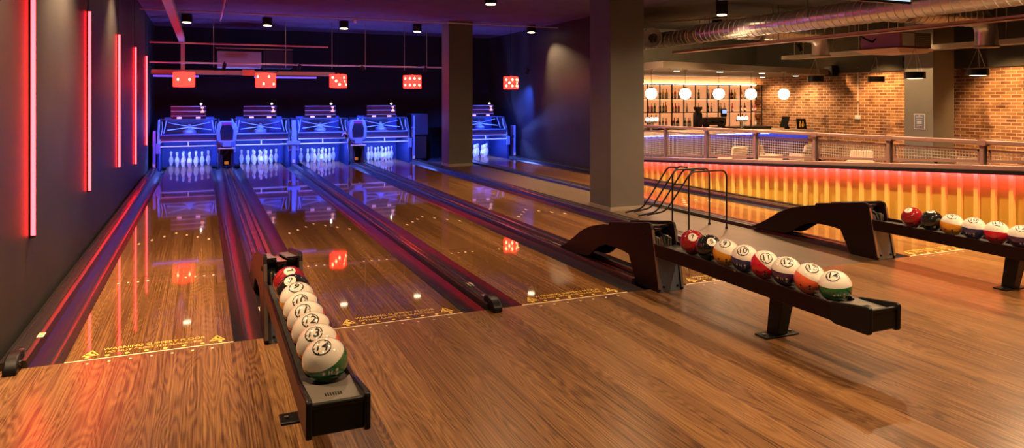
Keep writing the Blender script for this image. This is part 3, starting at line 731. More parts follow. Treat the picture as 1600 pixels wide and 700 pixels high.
# ------------------------------------------------------------------ lights helper
WARM = (1., .65, .35)
LAMP = mat('warm lamp disc', (1,.9,.8), .4, emit=(1., .72, .42), es=14.)
def downlight(x, y, lab, power, target=None, size=2.3, col=WARM, zb=3.65):
    t = thing('ceiling_downlight', lab, 'ceiling light', (x, y, zb), 'round downlights on the ceiling')
    m = MB(); m.lathe([(.098, .0), (.125, .0), (.125, CEIL-zb), (.11, CEIL-zb), (.098, .03)], (x, y, zb), 24); m.build('housing', BLACK, t)
    MB().cyl((x, y, zb-.012), (x, y, zb+.03), .096, n=24).build('lens', LAMP, t)
    if power: spot('bulb', (x, y, zb-.02), target or (x, y, 0), power, col, size, .9, .05, t)
for i, x in enumerate((-.36, 1.50, 3.42, 5.42)):
    downlight(x, 19., f'black round downlight with warm glow over {["the first", "the second", "the third", "the fourth"][i]} lane near the pinsetters', 8)
downlight(8.42, 18., 'black round downlight near the dark wall, washing it with a warm beam', 260, (8.8, 16.6, 1.2), 1.5)
downlight(5.2, 13., 'black round downlight at the top edge above the walkway columns', 320)
downlight(9.95, 11.87, 'black round downlight shining on the round metal duct', 420, (10.15, 11.5, 0), 2.2, zb=3.54)
downlight(13.2, 11.2, 'added black round downlight lighting the square column behind the duct', 260, (14.8, 11., 1.4), 1.5)  # lamp added out of sight to brighten the column face
downlight(12., 14.5, 'added black round downlight above the bar soffit behind the duct', 230, (12.3, 15.5, 2.6), 2.7)  # lamp added out of sight to brighten soffit top and upper wall
for x, y, p in ((-.74, 12.2, 200), (-.78, 8.0, 520), (-.76, 5.2, 520), (-.2, 1.8, 60), (1.5, 8., 130), (1.5, 3.6, 90), (3.4, 8., 130), (3.2, 2.6, 230), (5.2, 8., 170), (5.6, 3.2, 290), (8.2, 9.4, 650), (8.0, 6.6, 430), (7.8, 12., 360), (8.2, 3.4, 320), (9.5, 5.4, 260)):  # all out of view; some added to light the cladding and duct
    NL = globals().get('NL', -1)+1
    downlight(x, y, f'unseen black round ceiling downlight above the approach, {ORD[NL]} counted from the neon wall', p, (XW, y, .9) if x < -.7 else None, 3.0 if x in (7.8, 9.5) else 1.9 if x < -.7 else 2.3)

# ------------------------------------------------------------------ overhead services by the pinsetters
t = MB().box(-.56, -.42, 3, 20.0, 3.24, 3.34).build('cable_trunking', mat('pale painted steel', (.45,.42,.42), .5), smooth=0); tag(t, 'long pale cable trunking running under the ceiling towards the pinsetters', 'trunking')
t = thing('steel_beam', 'pale horizontal steel beam above the first two pinsetters', 'beam', (1.0, 20.0, 2.45))
MB().box(-1.2, 3.35, 20.0, 20.12, 2.42, 2.53).build('beam_web', MATS['pale painted steel'], t, bevel=.004)
MB().box(-.52, -.42, 19.98, 20.06, 2.53, 3.24).build('beam_hanger', MATS['pale painted steel'], t, smooth=0)
MB().box(.95, 1.25, 19.94, 20.0, 2.40, 2.56).build('junction_plate', TRIMS, t, smooth=0)
UV = mat('violet light tube', (.3,.2,.8), .4, emit=(.16, .10, 1.), es=.8)
for x0, x1, lab in ((-1.15, -.1, 'violet light tube below the pale beam nearest the neon wall'), (1.25, 2.85, 'violet light tube below the pale beam behind the two pip die')):
    t = thing('hanging_light_tube', lab, 'tube light', ((x0+x1)/2, 19.98, 2.32), 'violet tubes under the beam')
    MB().cyl((x0, 19.98, 2.37), (x1, 19.98, 2.37), .026, n=12).build('tube', UV, t)
    MB().box(x0, x1, 19.95, 20.01, 2.395, 2.42).build('batten', BLACK, t, smooth=0)
t = MB().cyl((-1.2, 19.6, 3.19), (3.1, 19.6, 3.19), .022, n=10).build('hanging_pipe', mat('orange red pipe', (.45,.10,.05), .4)); tag(t, 'thin red horizontal pipe under the ceiling above the pinsetters', 'pipe')
t = MB().cyl((-1.2, 19.5, 2.69), (6.9, 19.5, 2.69), .022, n=10).build('hanging_pipe', mat('pink grey pipe', (.50,.34,.32), .4)); tag(t, 'thin pale horizontal pipe running across all lanes above the dice', 'pipe')
for k, x in enumerate((.25, 2.0, 3.2, 4.1, 5.2, 5.85)):
    t = MB().cyl((x, 19.55, 2.60), (x, 19.55, CEIL), .010, n=8).build('hanger_rod', TRIMS); tag(t, f'thin metal hanger rod holding the pale pipe, {ORD[k]} from the neon wall', 'hanger rod', 'hanger rods')
t = thing('air_conditioner', 'grey boxy air conditioning unit under the ceiling above the first two lanes', 'air conditioner', (.9, 20.3, 2.6))
MB().box(.35, 1.45, 20.3, 20.9, 2.62, 3.06).build('casing', mat('mauve grey casing', (.32,.26,.28), .5), t, bevel=.015)
MB().box(1.5, 2.25, 20.3, 20.9, 2.62, 3.10).build('side_casing', DARKM, t, bevel=.015)
MB().box(.3, 2.25, 20.28, 20.30, 3.12, 3.15).build('support_bar', TRIMS, t, smooth=0)
for z in (2.75, 2.82): MB().box(.55, 1.1, 20.292, 20.30, z+.15, z+.155).build('vent_slot', INK, t, smooth=0)
t = MB().tube([(1.45, 20.0, 2.60), (1.55, 19.96, 2.5), (1.7, 19.95, 2.46), (1.85, 19.96, 2.52), (1.92, 20.0, 2.62)], .01).build('cable', INK); tag(t, 'loose black cable loop drooping over the pale beam', 'cable')
t = MB().sphere((3.62, 18.5, CEIL-.05), .05, 14, 8).build('smoke_detector', WHITEP); tag(t, 'small round smoke detector on the ceiling over the third lane', 'smoke detector')

# ------------------------------------------------------------------ railing on the low wall
RAILP = mat('reddish brown lacquered rail', (.42, .25, .21), .35, metal=.5)
t = thing('railing', 'metal railing with wire mesh panels along the top of the yellow ribbed wall', 'railing', (XR+.04, 8, .4))
def zbot(y): return ztop(y)+.085
posts = [1.79, 3.12, 4.45, 5.78, 7.10, 8.43, 9.76, 11.09, 12.42, 13.75]
def zr(y): return 1.26-.006*(y-5.3)
def sl(mb, x0, x1, ya, yb, za0, za1, zb0, zb1):
    mb.hexa([(x0, ya, za0), (x1, ya, za0), (x1, yb, zb0), (x0, yb, zb0), (x0, ya, za1), (x1, ya, za1), (x1, yb, zb1), (x0, yb, zb1)])
m = MB(); sl(m, XR, XR+.09, 1, 14.5, zr(1)-.055, zr(1), zr(14.5)-.05, zr(14.5)); m.build('top_rail', RAILP, t, bevel=.008)
m = MB(); sl(m, XR-.05, XR+.12, 1, 14.5, ztop(1)+.03, ztop(1)+.09, ztop(14.5)+.02, ztop(14.5)+.08); m.build('base_channel', RAILP, t, bevel=.006)
m = MB(); sl(m, XR-.085, XR+.02, 1, 14.5, ztop(1)+.012, ztop(1)+.03, ztop(14.5)+.006, ztop(14.5)+.02); sl(m, XR-.085, XR-.078, 1, 14.5, ztop(1)-.022, ztop(1)+.012, ztop(14.5)-.022, ztop(14.5)+.006); m.build('shadow_gap', INK, t, smooth=0)
WIRE = mat('steel mesh wire', (.75,.64,.52), .45, metal=.5)
for k, yp in enumerate(posts):
    MB().box(XR+.0, XR+.06, yp-.02, yp+.035, zbot(yp), zr(yp)).build('post', RAILP, t, smooth=0, bevel=.005)
    MB().box(XR-.004, XR+.05, yp-.034, yp-.021, zbot(yp), zr(yp)-.06).build('post_strip', STEEL, t, smooth=0)
    MB().box(XR-.015, XR+.095, yp-.05, yp+.05, zr(yp)-.07, zr(yp)+.005).build('post_cap', RAILP, t, smooth=0, bevel=.005)
    if k+1 < len(posts):
        ya, yb = yp+.06, posts[k+1]-.06
        m = MB(); x = XR+.045
        def rail4(y0, y1):
            sl(m, x-.012, x+.012, y0, y1, zr(y0)-.145, zr(y0)-.12, zr(y1)-.145, zr(y1)-.12)
            sl(m, x-.014, x+.014, y0, y1, zbot(y0)+.03, zbot(y0)+.065, zbot(y1)+.03, zbot(y1)+.065)
        rail4(ya, yb)
        for yy in (ya, yb-.02): m.box(x-.012, x+.012, yy, yy+.02, zbot(yy)+.03, zr(yy)-.12)
        f = m.build('panel_frame', RAILP, t, smooth=0)
        m = MB(); s = .042; yy = ya+.05
        while yy < yb-.04:
            m.box(x-.003, x+.003, yy-.003, yy+.003, zbot(yy)+.06, zr(yy)-.15); yy += s
        zz = zbot(ya)+.05; 
        while zz < 1.15:
            y1 = yb
            lo = yb if zbot(yb) < zz else yb
            # wires start where they clear the sloping lower frame
            ys = max(ya, 5.285+(.89+.085+.05-zz)/.0589)
            if ys < yb-.05: m.box(x-.009, x-.003, ys, yb-.02, zz-.003, zz+.003)
            zz += s
        zz = zbot(yb)+.05
        m.build('wire_mesh', WIRE, t, smooth=0)
LEDR = mat('red light strip', (.9,.2,.2), .4, emit=(1., .06, .26), es=95.)
m = MB(); sl(m, XR-.076, XR-.062, 1, 14.4, ztop(1)-.002, ztop(1)+.010, ztop(14.4)-.004, ztop(14.4)+.006)
m.build('light_strip', LEDR, t, smooth=0)['label'] = 'thin glowing red light strip'

# ------------------------------------------------------------------ the bar
t = thing('bar_counter', 'pale topped bar counter with blue light under its edge', 'bar counter', (11.7, 14.6, 0))
MB().prism([(9.2, 14.15), (13.3, 14.35), (14.55, 13.75), (14.75, 14.3), (13.45, 14.95), (9.2, 14.8)], 'z', .90, 1.0).build('counter_top', mat('peach counter', (.62,.45,.32), .35), t, smooth=0, bevel=.01)
MB().prism([(9.2, 14.30), (13.3, 14.50), (14.5, 13.93), (14.6, 14.2), (13.4, 14.8), (9.2, 14.7)], 'z', 0, .90).build('counter_body', mat('dark blue grey bar front', (.10,.09,.11), .5), t, smooth=0)
m = MB()
for k in range(21):
    x = 9.3+k*.2; y = 14.30+.2*(x-9.2)/4.1
    m.box(x-.02, x+.02, y-.035, y+.0, 0, .88)
m.build('front_slat', mat('bar slats', (.13,.11,.13), .45), t, smooth=0)
LEDC = mat('blue light strip', (.3,.3,.9), .4, emit=(.05, .10, 1.), es=70.)
m = MB(); m.prism([(9.2, 14.20), (13.28, 14.40), (14.5, 13.80), (14.5, 13.815), (13.28, 14.415), (9.2, 14.215)], 'z', .885, .899); m.build('blue_light_strip', LEDC, t, smooth=0)
t = thing('back_bar', 'dark cabinet counter standing along the bottle shelves', 'cabinet', (12.7, 17.1, 0))
MB().box(9.2, 15.9, 16.85, 17.48, 0, .92).build('cabinet_body', mat('black cabinet', (.02,.018,.016), .4), t, smooth=0)
MB().box(9.2, 15.95, 16.82, 17.49, .92, .96).build('worktop', mat('dark worktop', (.05,.04,.03), .3), t, smooth=0)
# bottle shelves
SH = [1.00, 1.39, 1.79, 2.21]
t = thing('bottle_shelf', 'black metal shelf frame with lit bays on the peach bar wall', 'shelf', (13.3, 17.4, .96))
FR = mat('black shelf steel', (.025,.02,.016), .4)
for z in SH[1:]: MB().box(11.3, 15.95, 17.14, 17.48, z-.016, z+.010).build('shelf_board', FR, t, smooth=0)
NB = 11; BW = 4.65/NB
for k in range(NB+1):
    x = 11.3+BW*k; MB().box(x-.014, x+.014, 17.16, 17.185, .96, 2.225).build('upright', FR, t, smooth=0)
SHL = mat('warm shelf light', (1,.9,.8), .4, emit=(1., .55, .25), es=2.2)
MB().box(11.3, 15.95, 17.485, 17.499, .96, 2.22).build('backlit_panel', mat('backlit peach panel', (.55,.26,.13), .6, emit=(1., .38, .15), es=.75), t, smooth=0)
TOPL = mat('bright shelf light', (1,.9,.8), .4, emit=(1., .62, .32), es=40.)
for z in SH[1:]: MB().box(11.3, 15.95, 17.455, 17.475, z-.026, z-.016).build('shelf_light', SHL, t, smooth=0)
MB().box(11.3, 15.95, 17.42, 17.45, 2.226, 2.24).build('top_light', TOPL, t, smooth=0)
# bottles
BC = {'amber': (.55,.22,.04), 'clear': (.75,.68,.58), 'green': (.08,.25,.06), 'pink': (.75,.15,.22), 'dark brown': (.06,.025,.012), 'golden': (.8,.5,.1), 'red': (.5,.04,.04), 'white': (.85,.8,.72), 'purple': (.25,.05,.22)}
def bottle(cname, h, r):
    gm = MATS.get('bottle glass '+cname)
    if gm is None:
        gm = mat('bottle glass '+cname, BC[cname], .12, coat=.6)
        nt, N, L, b = nodes_of(gm); tr = N.new('ShaderNodeBsdfTranslucent'); mx = N.new('ShaderNodeMixShader')
        tr.inputs[0].default_value = (*[min(1, c*1.5+.14) for c in BC[cname]], 1); mx.inputs[0].default_value = .85
        L.new(b.outputs[0], mx.inputs[1]); L.new(tr.outputs[0], mx.inputs[2]); L.new(mx.outputs[0], N['Material Output'].inputs[0])
    o = MB().lathe([(0, 0), (r, 0), (r, h*.55), (r*.85, h*.63), (r*.36, h*.72), (r*.32, h*.93), (0, h*.93)], n=14).build('bottle', gm, smooth=50, origin=(0,0,0))
    l = MB().lathe([(r*1.02, h*.15), (r*1.02, h*.42)], n=14).build('paper_label', mat('label paper', (.8,.74,.6), .6), smooth=50, origin=(0,0,0)); l.parent = o
    c = MB().lathe([(r*.38, h*.92), (r*.38, h), (0, h)], n=12).build('bottle_cap', mat('bottle cap dark', (.04,.03,.03), .4), smooth=50, origin=(0,0,0)); c.parent = o
    return o
SHN = ['lowest shelf', 'middle shelf', 'top shelf']
protos = {}
for row in range(3):
    z = [.96, SH[1]+.010, SH[2]+.010][row]; idx = 0
    for bay in range(NB):
        if row == 0 and bay in (6, 7, 8): n = 0
        else: n = random.choice((1, 2, 2, 3)) if row else random.choice((2, 3))
        if row == 0 and bay in (3, 4, 5): n = 4
        for q in range(n):
            cn = random.choice(list(BC)) if not (row == 0 and bay in (4, 5)) else random.choice(('red', 'dark brown', 'green'))
            if cn not in protos:
                protos[cn] = bottle(cn, random.uniform(.26, .31), random.uniform(.032, .042)); o = protos[cn]
            else: o = copy_tree(protos[cn])
            x = 11.3+BW*bay+.05+(BW-.1)*(q+.5)/n+random.uniform(-.01, .01)
            o.location = (x, 17.30+random.uniform(-.03, .03), z)
            tag(o, f'{cn} bottle, {ORD[idx] if idx < 20 else "twenty " + ORD[idx-20]} along the {SHN[row]} behind the bar', 'bottle', f'bottles on the {SHN[row]}'); idx += 1
# globe pendants
GLOBE = mat('glowing globe', (1,.95,.85), .4, emit=(1., .72, .42), es=16.)
for k, (x, y) in enumerate(((9.28, 13.45), (10.18, 13.4), (11.1, 13.35), (12.02, 13.3), (12.95, 13.2))):
    t = thing('globe_pendant', f'glowing round globe pendant above the bar, {ORD[k]} from the big grey column', 'pendant light', (x, y, 1.775), 'globe pendants over the bar')
    MB().sphere((x, y, 1.905), .13, 24, 14).build('globe', GLOBE, t)
    MB().cyl((x, y, 2.025), (x, y, 2.055), .05, .04, n=16).build('globe_cap', BLACK, t)
    MB().cyl((x, y, 2.05), (x, y, 2.45), .005, n=6).build('cord', INK, t)
    MB().cyl((x, y, 2.425), (x, y, 2.45), .06, n=16).build('ceiling_rose', TRIMS, t)
# soffit spots
for k, (x, y) in enumerate(((10.2, 13.75), (11.55, 13.85), (13.1, 14.1))):
    t = thing('recessed_spot', f'small warm recessed spot in the bar soffit, {ORD[k]} from the big grey column', 'ceiling light', (x, y, 2.44), 'recessed spots in the soffit')
    MB().cyl((x, y, 2.437), (x, y, 2.449), .085, n=20).build('spot_ring', TRIMS, t); MB().cyl((x, y, 2.434), (x, y, 2.437), .07, n=20).build('spot_lens', LAMP, t)
    spot('bulb', (x, y, 2.43), (x, y+.5, 0), 110, WARM, 2.2, .8, .05, t)
for k, (x, y) in enumerate(((15.35, 15.2), (15.35, 16.5))):  # extra spots added to brighten the brick near the globes
    t = thing('recessed_spot', f'added warm recessed spot in the soffit close to the brick wall, {ORD[k]} from the room', 'ceiling light', (x, y, 2.44), 'recessed spots in the soffit')
    MB().cyl((x, y, 2.437), (x, y, 2.449), .085, n=20).build('spot_ring', TRIMS, t); MB().cyl((x, y, 2.434), (x, y, 2.437), .07, n=20).build('spot_lens', LAMP, t)
    spot('bulb', (x, y, 2.43), (15.9, y, 0), 95, WARM, 2.4, .8, .05, t)
# things on the counters
t = thing('coffee_machine', 'dark coffee machine with a steel tray in front of the bottle shelves', 'coffee machine', (13.95, 16.95, .96))
MB().box(13.6, 14.3, 16.86, 17.12, 1.02, 1.22).build('machine_body', DARKM, t, bevel=.015)
MB().box(13.58, 14.32, 16.84, 17.14, 1.22, 1.25).build('cup_tray', STEEL, t, bevel=.005)
for x in (13.66, 14.24): MB().box(x-.03, x+.03, 16.88, 17.1, .96, 1.02).build('foot', BLACK, t, smooth=0)
for x in (13.78, 14.1): MB().cyl((x, 16.85, 1.12), (x, 16.74, 1.10), .018, n=10).build('group_handle', BLACK, t)
t = thing('coffee_grinder', 'tall dark coffee grinder with hopper behind the bar', 'coffee grinder', (13.35, 16.98, .96))
MB().box(13.25, 13.45, 16.88, 17.1, .96, 1.38).build('grinder_body', DARKM, t, bevel=.03)
MB().lathe([(.05, 1.38), (.13, 1.50), (.13, 1.56), (0, 1.56)], (13.35, 16.98, 0), 18).build('hopper', mat('smoky hopper', (.10,.07,.05), .2), t)
t = thing('till_screen', 'small till with a bluish lit screen behind the bar', 'till', (14.15, 16.6, 1.25))
MB().box(14.05, 14.27, 16.78, 16.84, 1.255, 1.50).build('screen_casing', BLACK, t, bevel=.03)
MB().box(14.08, 14.24, 16.772, 16.782, 1.36, 1.47).build('screen', mat('blue screen', (.1,.15,.3), .3, emit=(.35,.5,1.), es=1.2), t, smooth=0)
t.location.z = 1.255
for ch in t.children: ch.location.z -= .005
def taps(x, y, lab):
    t = thing('beer_tap', lab, 'beer tap', (x, y, 1.0), 'lit beer taps')
    MB().cyl((x, y, 1.0), (x, y, 1.22), .03, n=14).build('tap_column', STEEL, t)
    MB().box(x-.17, x+.17, y-.03, y+.03, 1.20, 1.25).build('tap_bar', STEEL, t, bevel=.01)
    for k in (-.13, 0, .13):
        MB().cyl((x+k, y-.045, 1.29), (x+k, y-.025, 1.29), .048, n=18).build('lit_badge', mat('lit badge', (1,.95,.9), .4, emit=(1., .85, .7), es=4.), t)
        MB().cyl((x+k, y-.02, 1.25), (x+k, y-.02, 1.40), .012, n=8).build('tap_handle', BLACK, t)
taps(10.0, 14.5, 'beer tap with three glowing round badges nearest the big grey column')
taps(12.9, 14.62, 'beer tap with three glowing round badges in front of the brick corner')
t = thing('tablet_stand', 'black tablet seen edge on, tilted on a stand on the bar', 'tablet', (14.0, 14.2, 1.0))
MB().hexa([(13.93, 14.1, 1.05), (13.95, 14.1, 1.05), (13.95, 14.35, 1.05), (13.93, 14.35, 1.05), (14.03, 14.1, 1.33), (14.05, 14.1, 1.33), (14.05, 14.35, 1.33), (14.03, 14.35, 1.33)]).build('tablet', BLACK, t, smooth=0)
MB().hexa([(14.0, 14.2, 1.0), (14.14, 14.2, 1.0), (14.14, 14.25, 1.0), (14.0, 14.25, 1.0), (14.0, 14.2, 1.2), (14.02, 14.2, 1.2), (14.02, 14.25, 1.2), (14.0, 14.25, 1.2)]).build('prop', BLACK, t, smooth=0)
t = thing('menu_frame', 'small black framed sign with two yellow bottles pictured, on the bar end', 'sign', (14.35, 14.0, 1.0))
MB().hexa([(14.25, 14.05, 1.0), (14.47, 13.95, 1.0), (14.48, 13.97, 1.0), (14.26, 14.07, 1.0), (14.25, 14.09, 1.27), (14.47, 13.99, 1.27), (14.48, 14.01, 1.27), (14.26, 14.11, 1.27)]).build('frame', BLACK, t, smooth=0)
for k in (.33, .62):
    x = 14.25+.22*k; y = 14.05-.10*k
    MB().prism([(x-.03, 1.05), (x+.03, 1.05), (x+.03, 1.13), (x+.012, 1.16), (x+.012, 1.21), (x-.012, 1.21), (x-.012, 1.16), (x-.03, 1.13)], 'y', y+.0, y+.018).build('bottle_picture', YEL, t, smooth=0)
t = MB().box(13.1, 13.75, 14.45, 14.75, 1.0, 1.07).build('drip_tray', BLACK, bevel=.01); tag(t, 'flat black tray on the bar counter beside the tablet', 'tray')
# lounge furniture seen through the mesh
BEI = mat('beige upholstery', (.78,.62,.44), .8)
def armchair(x, y, rot, lab):
    t = thing('armchair', lab, 'armchair', (x, y, 0), 'beige lounge chairs'); t.rotation_euler = (0, 0, rot); t.scale = (.66, .66, .92)
    def p(mb, n, m, **k):
        o = mb.build(n, m, None, origin=(0,0,0), **k); o.parent = t
    p(MB().box(-.33, .33, -.33, .33, .28, .43), 'seat', BEI, bevel=.04, seg=3)
    p(MB().hexa([(-.33, .22, .40), (.33, .22, .40), (.33, .34, .40), (-.33, .34, .40), (-.31, .34, .80), (.31, .34, .80), (.31, .44, .80), (-.31, .44, .80)]), 'backrest', BEI, bevel=.03, seg=3)
    for sx in (-1, 1):
        p(MB().box(*sorted((sx*.30, sx*.38)), -.30, .30, .40, .58), 'armrest', BEI, bevel=.03, seg=3)
        for sy in (-1, 1): p(MB().cyl((sx*.28, sy*.28, 0), (sx*.28, sy*.28, .29), .02, n=8), 'leg', BLACK)
armchair(10.85, 12.6, PI, 'beige armchair facing away behind the mesh railing, before the blue lit bar')
armchair(11.7, 12.3, .6, 'beige armchair turned sideways behind the mesh railing')
armchair(12.75, 12.4, PI, 'beige armchair near the end of the blue lit bar')
armchair(12.1, 10.3, -1.0, 'beige armchair below the brick wall behind the mesh railing')
armchair(12.6, 8.4, 2.2, 'beige armchair in front of the square column with the poster')
armchair(13.9, 7.2, 2.0, 'beige armchair nearest the far end of the brick wall')
def low_table(x, y, lab):
    t = thing('low_table', lab, 'table', (x, y, 0), 'dark lounge tables')
    MB().cyl((x, y, .60), (x, y, .63), .38, n=28).build('table_top', mat('dark table top', (.06,.04,.03), .3), t)
    MB().cyl((x, y, .02), (x, y, .60), .03, n=12).build('pedestal', BLACK, t); MB().cyl((x, y, 0), (x, y, .02), .22, n=20).build('table_base', BLACK, t)
low_table(12.2, 11.4, 'dark round table between beige armchairs before the bar')
low_table(13.1, 9.4, 'dark round table below the brick wall beside the square column')

# ------------------------------------------------------------------ brick wall fittings
t = thing('poster', 'small framed notice on the square column by the brick wall', 'poster', (14.745, 11.1, 1.2))
MB().box(14.738, 14.75, 10.83, 11.10, 1.10, 1.45).build('poster_frame', mat('pale frame', (.62,.55,.45), .5), t, smooth=0)
MB().box(14.734, 14.738, 10.85, 11.08, 1.12, 1.43).build('poster_print', mat('grey blue print', (.13,.14,.18), .5), t, smooth=0)
for k, (z0, z1, w) in enumerate(((1.37, 1.385, .16), (1.395, 1.415, .04), (1.22, 1.29, .12), (1.15, 1.16, .15), (1.18, 1.19, .13), (1.31, 1.33, .14))):
    MB().box(14.732, 14.734, 10.965-w/2, 10.965+w/2, z0, z1).build('print_block', mat('pale print', (.5,.45,.4), .5), t, smooth=0)
t = thing('conduit', 'thin vertical conduit ending in a white socket on the brick wall', 'conduit', (15.97, 13.6, 1.3))
MB().cyl((15.975, 13.65, 1.33), (15.975, 13.65, 2.8), .014, n=8).build('conduit_pipe', mat('pale conduit', (.6,.5,.4), .4), t)
MB().box(15.93, 15.995, 13.58, 13.72, 1.25, 1.36).build('socket_box', WHITEP, t, bevel=.008)
for z in (1.7, 2.2, 2.6): MB().box(15.95, 15.995, 13.62, 13.68, z, z+.03).build('saddle_clip', TRIMS, t, smooth=0)
def wspeaker(y, z, lab):
    t = thing('wall_speaker', lab, 'loudspeaker', (15.8, y, z), 'black wall speakers')
    MB().box(15.66, 15.9, y-.13, y+.13, z, z+.30).build('cabinet', BLACK, t, bevel=.03); MB().cyl((15.655, y, z+.13), (15.662, y, z+.13), .085, n=18).build('speaker_cone', INK, t)
    MB().box(15.88, 15.96, y-.03, y+.03, z+.1, z+.2).build('wall_bracket', BLACK, t, smooth=0)
wspeaker(14.35, 2.40, 'black wall speaker beside the conduit on the brick wall'); wspeaker(12.0, 2.52, 'black wall speaker beside the square column')
def drum(x, y, lit, lab, z=2.2, p=0, top=2.80, cord=False):
    t = thing('drum_pendant', lab, 'pendant light', (x, y, z), 'drum pendants in the lounge')
    MB().lathe([(.165, 0), (.19, 0), (.19, .13), (0, .13), (0, .12), (.165, .12)], (x, y, z), 28).build('drum_shade', BLACK, t)
    MB().cyl((x, y, z+.004), (x, y, z+.012), .165, n=28).build('diffuser', LAMP if lit else mat('unlit diffuser', (.3,.26,.2), .5), t)
    for a in (0, 2*PI/3, 4*PI/3):
        MB().cyl((x+.17*math.cos(a+.4), y+.17*math.sin(a+.4), z+.13), (x, y, top), .004, n=5).build('suspension_wire', TRIMS, t)
    if cord: MB().cyl((x, y, top), (x, y, CEIL), .004, n=5).build('cord', INK, t)
    if p: spot('bulb', (x, y, z-.01), (x, y, 0), p, WARM, 2.6, .8, .12, t)
drum(13.45, 12.7, False, 'unlit black drum pendant nearest the bar in front of the brick wall', top=2.75); drum(15.0, 12.3, False, 'unlit black drum pendant beside the conduit by the brick wall', cord=True)
drum(12.87, 9.67, True, 'lit black drum pendant in front of the square column', 2.18, 90, cord=True); drum(14.0, 9.17, True, 'lit black drum pendant in front of the brick wall past the square column', 2.24, 90)

# ------------------------------------------------------------------ ducts and trays over the bar
def duct(mb, p0, p1, r, step=.16, n=32):
    p0, p1 = V(p0), V(p1); L = (p1-p0).length; d = (p1-p0)/L
    mb.cyl(p0, p1, r, n=n)
    k = step/2
    while k < L:
        c = p0+d*k; mb.mi = 1; mb.cyl(c-d*.006, c+d*.006, r+.008, n=n); mb.mi = 0; k += step
t = thing('spiral_duct', 'large round metal duct with spiral seams hanging under the ceiling', 'duct', (10.6, 8, 3.3))
m = MB(); duct(m, (10.6, -1, 3.30), (10.6, 13.4, 3.30), .205); m.build('duct_run', [GALV, SEAM], t, smooth=40)
m = MB(); m.cyl((10.6, 13.4, 3.30), (10.6, 13.65, 3.27), .225, .17, n=32); m.build('reducer', GALV, t, smooth=40)
m = MB(); duct(m, (10.6, 13.65, 3.27), (10.6, 16.6, 3.27), .185); m.build('duct_tail', [GALV, SEAM], t, smooth=40)
m = MB(); m.lathe([(.24, 0), (.255, .01), (.25, .03), (.20, .12), (.19, .30), (.12, .30), (.12, .25), (.17, .14), (.24, 0)], (0,0,0), 32)
bmesh.ops.rotate(m.bm, verts=m.bm.verts[:], cent=(0,0,0), matrix=Matrix.Rotation(-PI/2, 3, 'X') @ Matrix.Rotation(0, 3, 'Y'))
bmesh.ops.rotate(m.bm, verts=m.bm.verts[:], cent=(0,0,0), matrix=Matrix.Rotation(-.75, 3, 'Z'))
bmesh.ops.translate(m.bm, verts=m.bm.verts[:], vec=(10.05, 14.55, 3.29)); m.build('outlet', mat('dull grey outlet', (.70,.66,.62), .5, metal=.1), t, smooth=40)
for k, y in enumerate((3., 6.5, 10., 12.8, 15.5)):
    MB().cyl((10.38, y, 3.3), (10.38, y, CEIL), .008, n=6).build('duct_hanger', TRIMS, t)
def elbow(x, y, z0, z1, r, lab, run):
    t = thing('branch_duct', lab, 'duct', (x, y, z0), 'branch ducts')
    m = MB(); pts = [V((x, y, z0)), V((x, y, z0+(z1-z0)*.45))]
    K = 4; rr = (z1-z0)*.55
    pts += [V((x-rr+rr*math.cos(a), y, z0+(z1-z0)*.45+rr*math.sin(a))) for a in [PI/2*k/K for k in range(1, K+1)]]
    m.tube(pts, r, 24); m.build('elbow', GALV, t, smooth=25)
    m = MB(); duct(m, pts[-1], (pts[-1].x-run, y, pts[-1].z), r); m.build('branch_run', [GALV, SEAM], t, smooth=40)
    m = MB(); m.cyl((x, y, z0-.02), (x, y, z0+.02), r+.03, n=24); m.build('outlet_rim', TRIMS, t)
elbow(13.4, 12.5, 2.80, 3.30, .19, 'shiny elbow duct bending down in front of the dark upper wall', 2.3)
elbow(13.6, 8.75, 2.77, 3.32, .19, 'shiny elbow duct bending down past the square column', 2.45)
TRAYR = mat('reddish cable tray', (.60,.32,.27), .5, metal=.2); TRAYB = mat('beige cable tray', (.55,.43,.29), .5)
t = thing('cable_tray', 'long reddish perforated cable tray under the big round duct', 'cable tray', (11.5, 8, 3.0))
MB().box(11.42, 11.66, -1, 15.6, 3.0, 3.012).build('tray_base', TRAYR, t, smooth=0)
for x in (11.42, 11.655): MB().box(x, x+.008, -1, 15.6, 3.0, 3.06).build('tray_side', TRAYR, t, smooth=0)
for k, y in enumerate((4, 6, 8, 10, 12, 14.5)):
    for x in (11.46, 11.62): MB().cyl((x, y, 3.0), (x, y, CEIL), .009, n=6).build('hanger_rod', TRIMS, t)
t = thing('cable_tray', 'wide beige cable tray nearer the brick wall, above the drum pendants', 'cable tray', (14.5, 8, 2.84))
MB().box(14.25, 14.65, -1, 14.6, 2.84, 2.86).build('tray_base', TRAYB, t, smooth=0)
for x in (14.24, 14.64): MB().box(x, x+.012, -1, 14.6, 2.84, 2.94).build('tray_side', TRAYB, t, smooth=0)
for k, y in enumerate((6.5, 9, 11.4, 12.2, 13.2, 14.2)):
    for x in (14.3, 14.6): MB().cyl((x, y, 2.86), (x, y, CEIL), .011, n=6).build('hanger_rod', TRAYB, t)
t = thing('ceiling_cassette', 'square air conditioning cassette with an orange lit underside before the square column', 'air conditioner', (13.0, 10.2, 2.72))
MB().box(12.55, 13.45, 9.75, 10.65, 2.80, 3.10).build('unit_casing', mat('casing with magenta reflection', (.36,.10,.16), .4), t, smooth=0, bevel=.01)  # magenta reflection painted in as the casing colour
